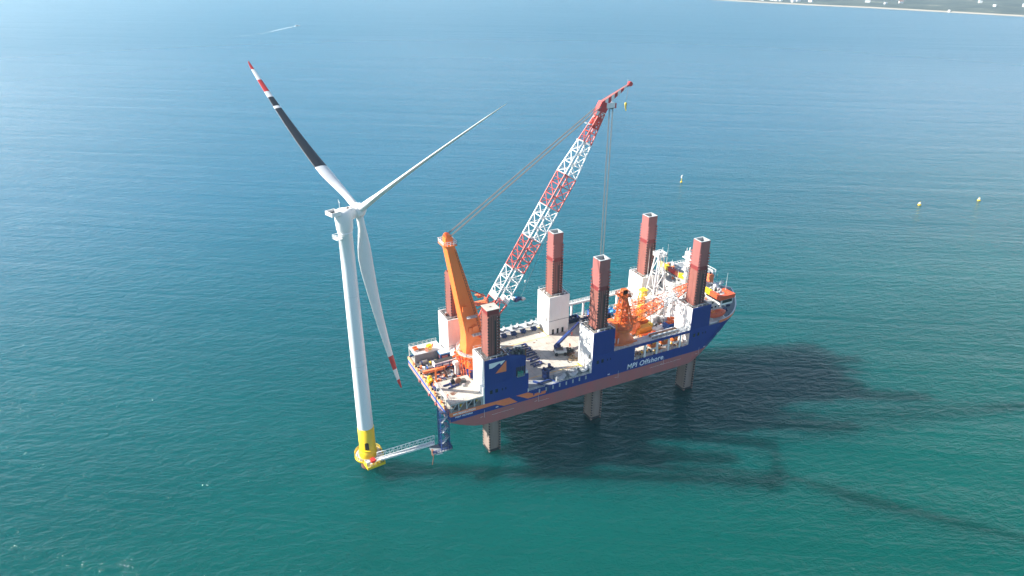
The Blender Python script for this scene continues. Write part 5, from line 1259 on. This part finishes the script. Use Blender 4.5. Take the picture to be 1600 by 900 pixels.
b.rail([(101.8, -12.5, 33.65), (101.8, 17.4, 33.65)], 1.1, .06, 1.2).rail([(101.8, -12.5, 33.65), (107, -12.5, 33.65)], 1.1, .06, 1.2).rail([(107, -17.8, 36.4), (107, 17.8, 36.4)], 1.0, .05, 1.4)
tag(b.build('roof_equipment', None, acc), kind='stuff')

# ------------------------------------------------------------------ crew
def person_mesh():
    me = bpy.data.meshes.new('person'); bm = bmesh.new()
    J = dict(pel=(0, 0, .95), ch=(0, 0, 1.3), nk=(0, 0, 1.5), hd=(.02, 0, 1.68), ls=(0, .2, 1.42), le=(.03, .27, 1.15), lh=(.12, .26, .9), rs=(0, -.2, 1.42), re=(.03, -.27, 1.15), rh=(.12, -.26, .9), lp=(0, .1, .9), lk=(.03, .11, .5), la=(0, .12, .08), lf=(.16, .13, .04), rp=(0, -.1, .9), rk=(.0, -.11, .5), ra=(-.04, -.12, .08), rf=(.12, -.13, .04))
    rad = dict(pel=.15, ch=.16, nk=.065, hd=.11, ls=.08, le=.055, lh=.045, rs=.08, re=.055, rh=.045, lp=.1, lk=.075, la=.055, lf=.045, rp=.1, rk=.075, ra=.055, rf=.045)
    ks = list(J); vs = {k: bm.verts.new(J[k]) for k in ks}
    for a, c_ in (('pel', 'ch'), ('ch', 'nk'), ('nk', 'hd'), ('ch', 'ls'), ('ls', 'le'), ('le', 'lh'), ('ch', 'rs'), ('rs', 're'), ('re', 'rh'), ('pel', 'lp'), ('lp', 'lk'), ('lk', 'la'), ('la', 'lf'), ('pel', 'rp'), ('rp', 'rk'), ('rk', 'ra'), ('ra', 'rf')): bm.edges.new((vs[a], vs[c_]))
    bm.to_mesh(me); bm.free()
    o = bpy.data.objects.new('tmp', me); col.objects.link(o); sk = o.modifiers.new('s', 'SKIN'); 
    for i, k in enumerate(ks): me.skin_vertices[0].data[i].radius = (rad[k], rad[k])
    me.skin_vertices[0].data[0].use_root = True
    ss = o.modifiers.new('d', 'SUBSURF'); ss.levels = 1; ss.render_levels = 1
    m2 = bpy.data.meshes.new_from_object(o.evaluated_get(bpy.context.evaluated_depsgraph_get())); bpy.data.objects.remove(o)
    m2.materials.clear(); m2.materials.append(MT['hivis']); m2.materials.append(MT['skin']); m2.materials.append(MT['black'])
    for p in m2.polygons: z_ = p.center.z; p.material_index = 1 if (z_ > 1.52 or (z_ < .93 and abs(p.center.y) > .21)) else (2 if z_ < .12 else 0); p.use_smooth = True
    return m2
pm = person_mesh(); hb = MB(); hb.use('white').lathe((.02, 0, 1.7), [(.15, 0), (.135, .06), (.09, .12), (.01, .15)], 12)
for i, (x, y, z_, rz, lab) in enumerate(((59.1, 6.4, D, 2.0, 'person in orange coveralls and white helmet standing behind the blue boom lift arm'), (54.0, -.6, D, .4, 'person in orange coveralls beside the dark heap of hoses'), (9.2, -4.6, D, 1.0, 'person in orange coveralls on the stern deck near the blue crane base'), (1.0, -15.0, 24.65, 3.0, 'person in orange coveralls at the rail of the beige aft platform'), (7.6, 15.0, 25.35, .5, 'person in orange coveralls on the far stern platform'), (-1.6, -18.6, 23.3, .5, 'person in orange coveralls at the top of the blue stair tower'))):
    p = bpy.data.objects.new('person', pm); col.objects.link(p); p.location = (x, y, z_); p.rotation_euler = (0, 0, rz); tag(p, lab, 'person', 'crew in orange coveralls')
    if i == 0: hel = hb.build('helmet', None); hel.parent = p; hmesh = hel.data
    else: h2 = bpy.data.objects.new('helmet', hmesh); col.objects.link(h2); h2.parent = p

# ------------------------------------------------------------------ buoys, speedboat, coast
B0 = empty('marker_buoy', (266.5, 194.6, 0), 'slim white and yellow marker buoy with crossed top mark standing alone in the sea', 'buoy')
b = MB(); b.use('yellow').lathe((266.5, 194.6, 0), [(.1, -.5), (.8, -.3), (.8, .4), (.3, .7)], 12).tube((266.5, 194.6, .5), (266.5, 194.6, 3.4), .22); b.build('float', None, B0)
b = MB(); b.use('white').bar((265.8, 194.3, 3.4), (267.2, 194.9, 5.0), .3).bar((267.2, 194.9, 3.4), (265.8, 194.3, 5.0), .3).box(266, 267, 194.3, 194.9, 2.9, 4.6); b.build('top_mark', None, B0)
for i, (x, y, lab) in enumerate(((373.9, 84.9, 'low yellow buoy with a pale deck, the left one of the pair'), (418.2, 73.2, 'low yellow buoy with a pale deck, the right one of the pair'))):
    t = empty('yellow_buoy', (x, y, 0), lab, 'buoy', 'pair of yellow buoys'); b = MB(); b.use('yellow').lathe((x, y, -.4), [(.1, 0), (1.0, .1), (1.1, .8), (.9, 1.0), (.1, 1.05)], 18); b.build('float', None, t)
    b = MB(); b.use('white').box(x-.5, x+.5, y-.5, y+.5, .95, 1.7); b.use('yellow').tube((x, y, 1.7), (x, y, 2.4), .15); b.build('top_mark', None, t)
SB = empty('speedboat', (256, 1450, 0), 'tiny white speedboat far off at the head of a long pale wake', 'boat')
b = MB(); b.use('white').prism([(250, 1447.5), (258, 1449), (262, 1451.5), (258, 1453), (250, 1451)], -.2, 1.3); b.build('hull', None, SB); b = MB(); b.use('ltgrey').box(252, 256, 1448.6, 1450.6, 1.3, 2.6); b.build('cabin', None, SB)
wp = [(251, 1449), (216, 1405), (178, 1350), (140, 1310), (78, 1290), (0, 1275)]
b = MB(); vs = []; rr = random.Random(6)
sub = []
for (x0, y0), (x1, y1) in zip(wp[:-1], wp[1:]):
    for k in range(14): sub.append((x0+(x1-x0)*k/14, y0+(y1-y0)*k/14))
for i, (x, y) in enumerate(sub):
    if rr.random() < i/len(sub)*.75: continue
    if i+1 < len(sub):
        x1, y1 = sub[i+1]; d_ = Vector((x1-x, y1-y, 0)).normalized(); n_ = Vector((-d_.y, d_.x, 0))*(3.4*(1-i/len(sub))*rr.uniform(.5, 1)+.8)
        b.add([Vector((x, y, .03))-n_, Vector((x, y, .03))+n_, Vector((x1, y1, .03))+n_, Vector((x1, y1, .03))-n_], [(0, 1, 2, 3)])
b.mi = [0]*len(b.f); tag(b.build('wake', 'foam'), 'long thin white wake trailing behind the far speedboat', 'wake', kind='stuff')
def house(sx, sy, h, roof='roof'):
    t = empty('shore_house', (0, 0, 0), 'pale house on the far shore', 'house', 'pale houses along the far shore')
    b = MB(); b.use('white').box(-sx/2, sx/2, -sy/2, sy/2, -3, h); b.build('wall', None, t); b = MB(); b.use(roof).prism_xz([(-sx/2-.4, h), (sx/2+.4, h), (0, h+sx*.22)], -sy/2-.4, sy/2+.4); b.build('roof', None, t); return t
protos = [house(8, 12, 5), house(9, 14, 6, 'ltgrey'), house(6, 8, 4, 'ltgrey')]; used = [True]*3
rr = random.Random(9); hp = []
for i in range(22): t_ = i/21; hp.append((1712+t_*95+rr.uniform(0, 60), 1790-t_*260+rr.uniform(-10, 10)))
for i in range(6): hp.append((1990+rr.uniform(0, 160), 1560-i*45+rr.uniform(-30, 30)))
for i in range(6): hp.append((2180+rr.uniform(0, 200), 1120+rr.uniform(-130, 150)))
for k, (x, y) in enumerate(hp):
    i = k % 3; first = used[i]; used[i] = False
    place(protos[i], first, (x, y, 3+(x-1700)*.004), rr.uniform(0, 3))
tag(MB().use('white').box(1917, 1922, 1099, 1104, 1, 6).build('beach_hut', None), 'lone white hut standing on the beach far to the right', 'hut')
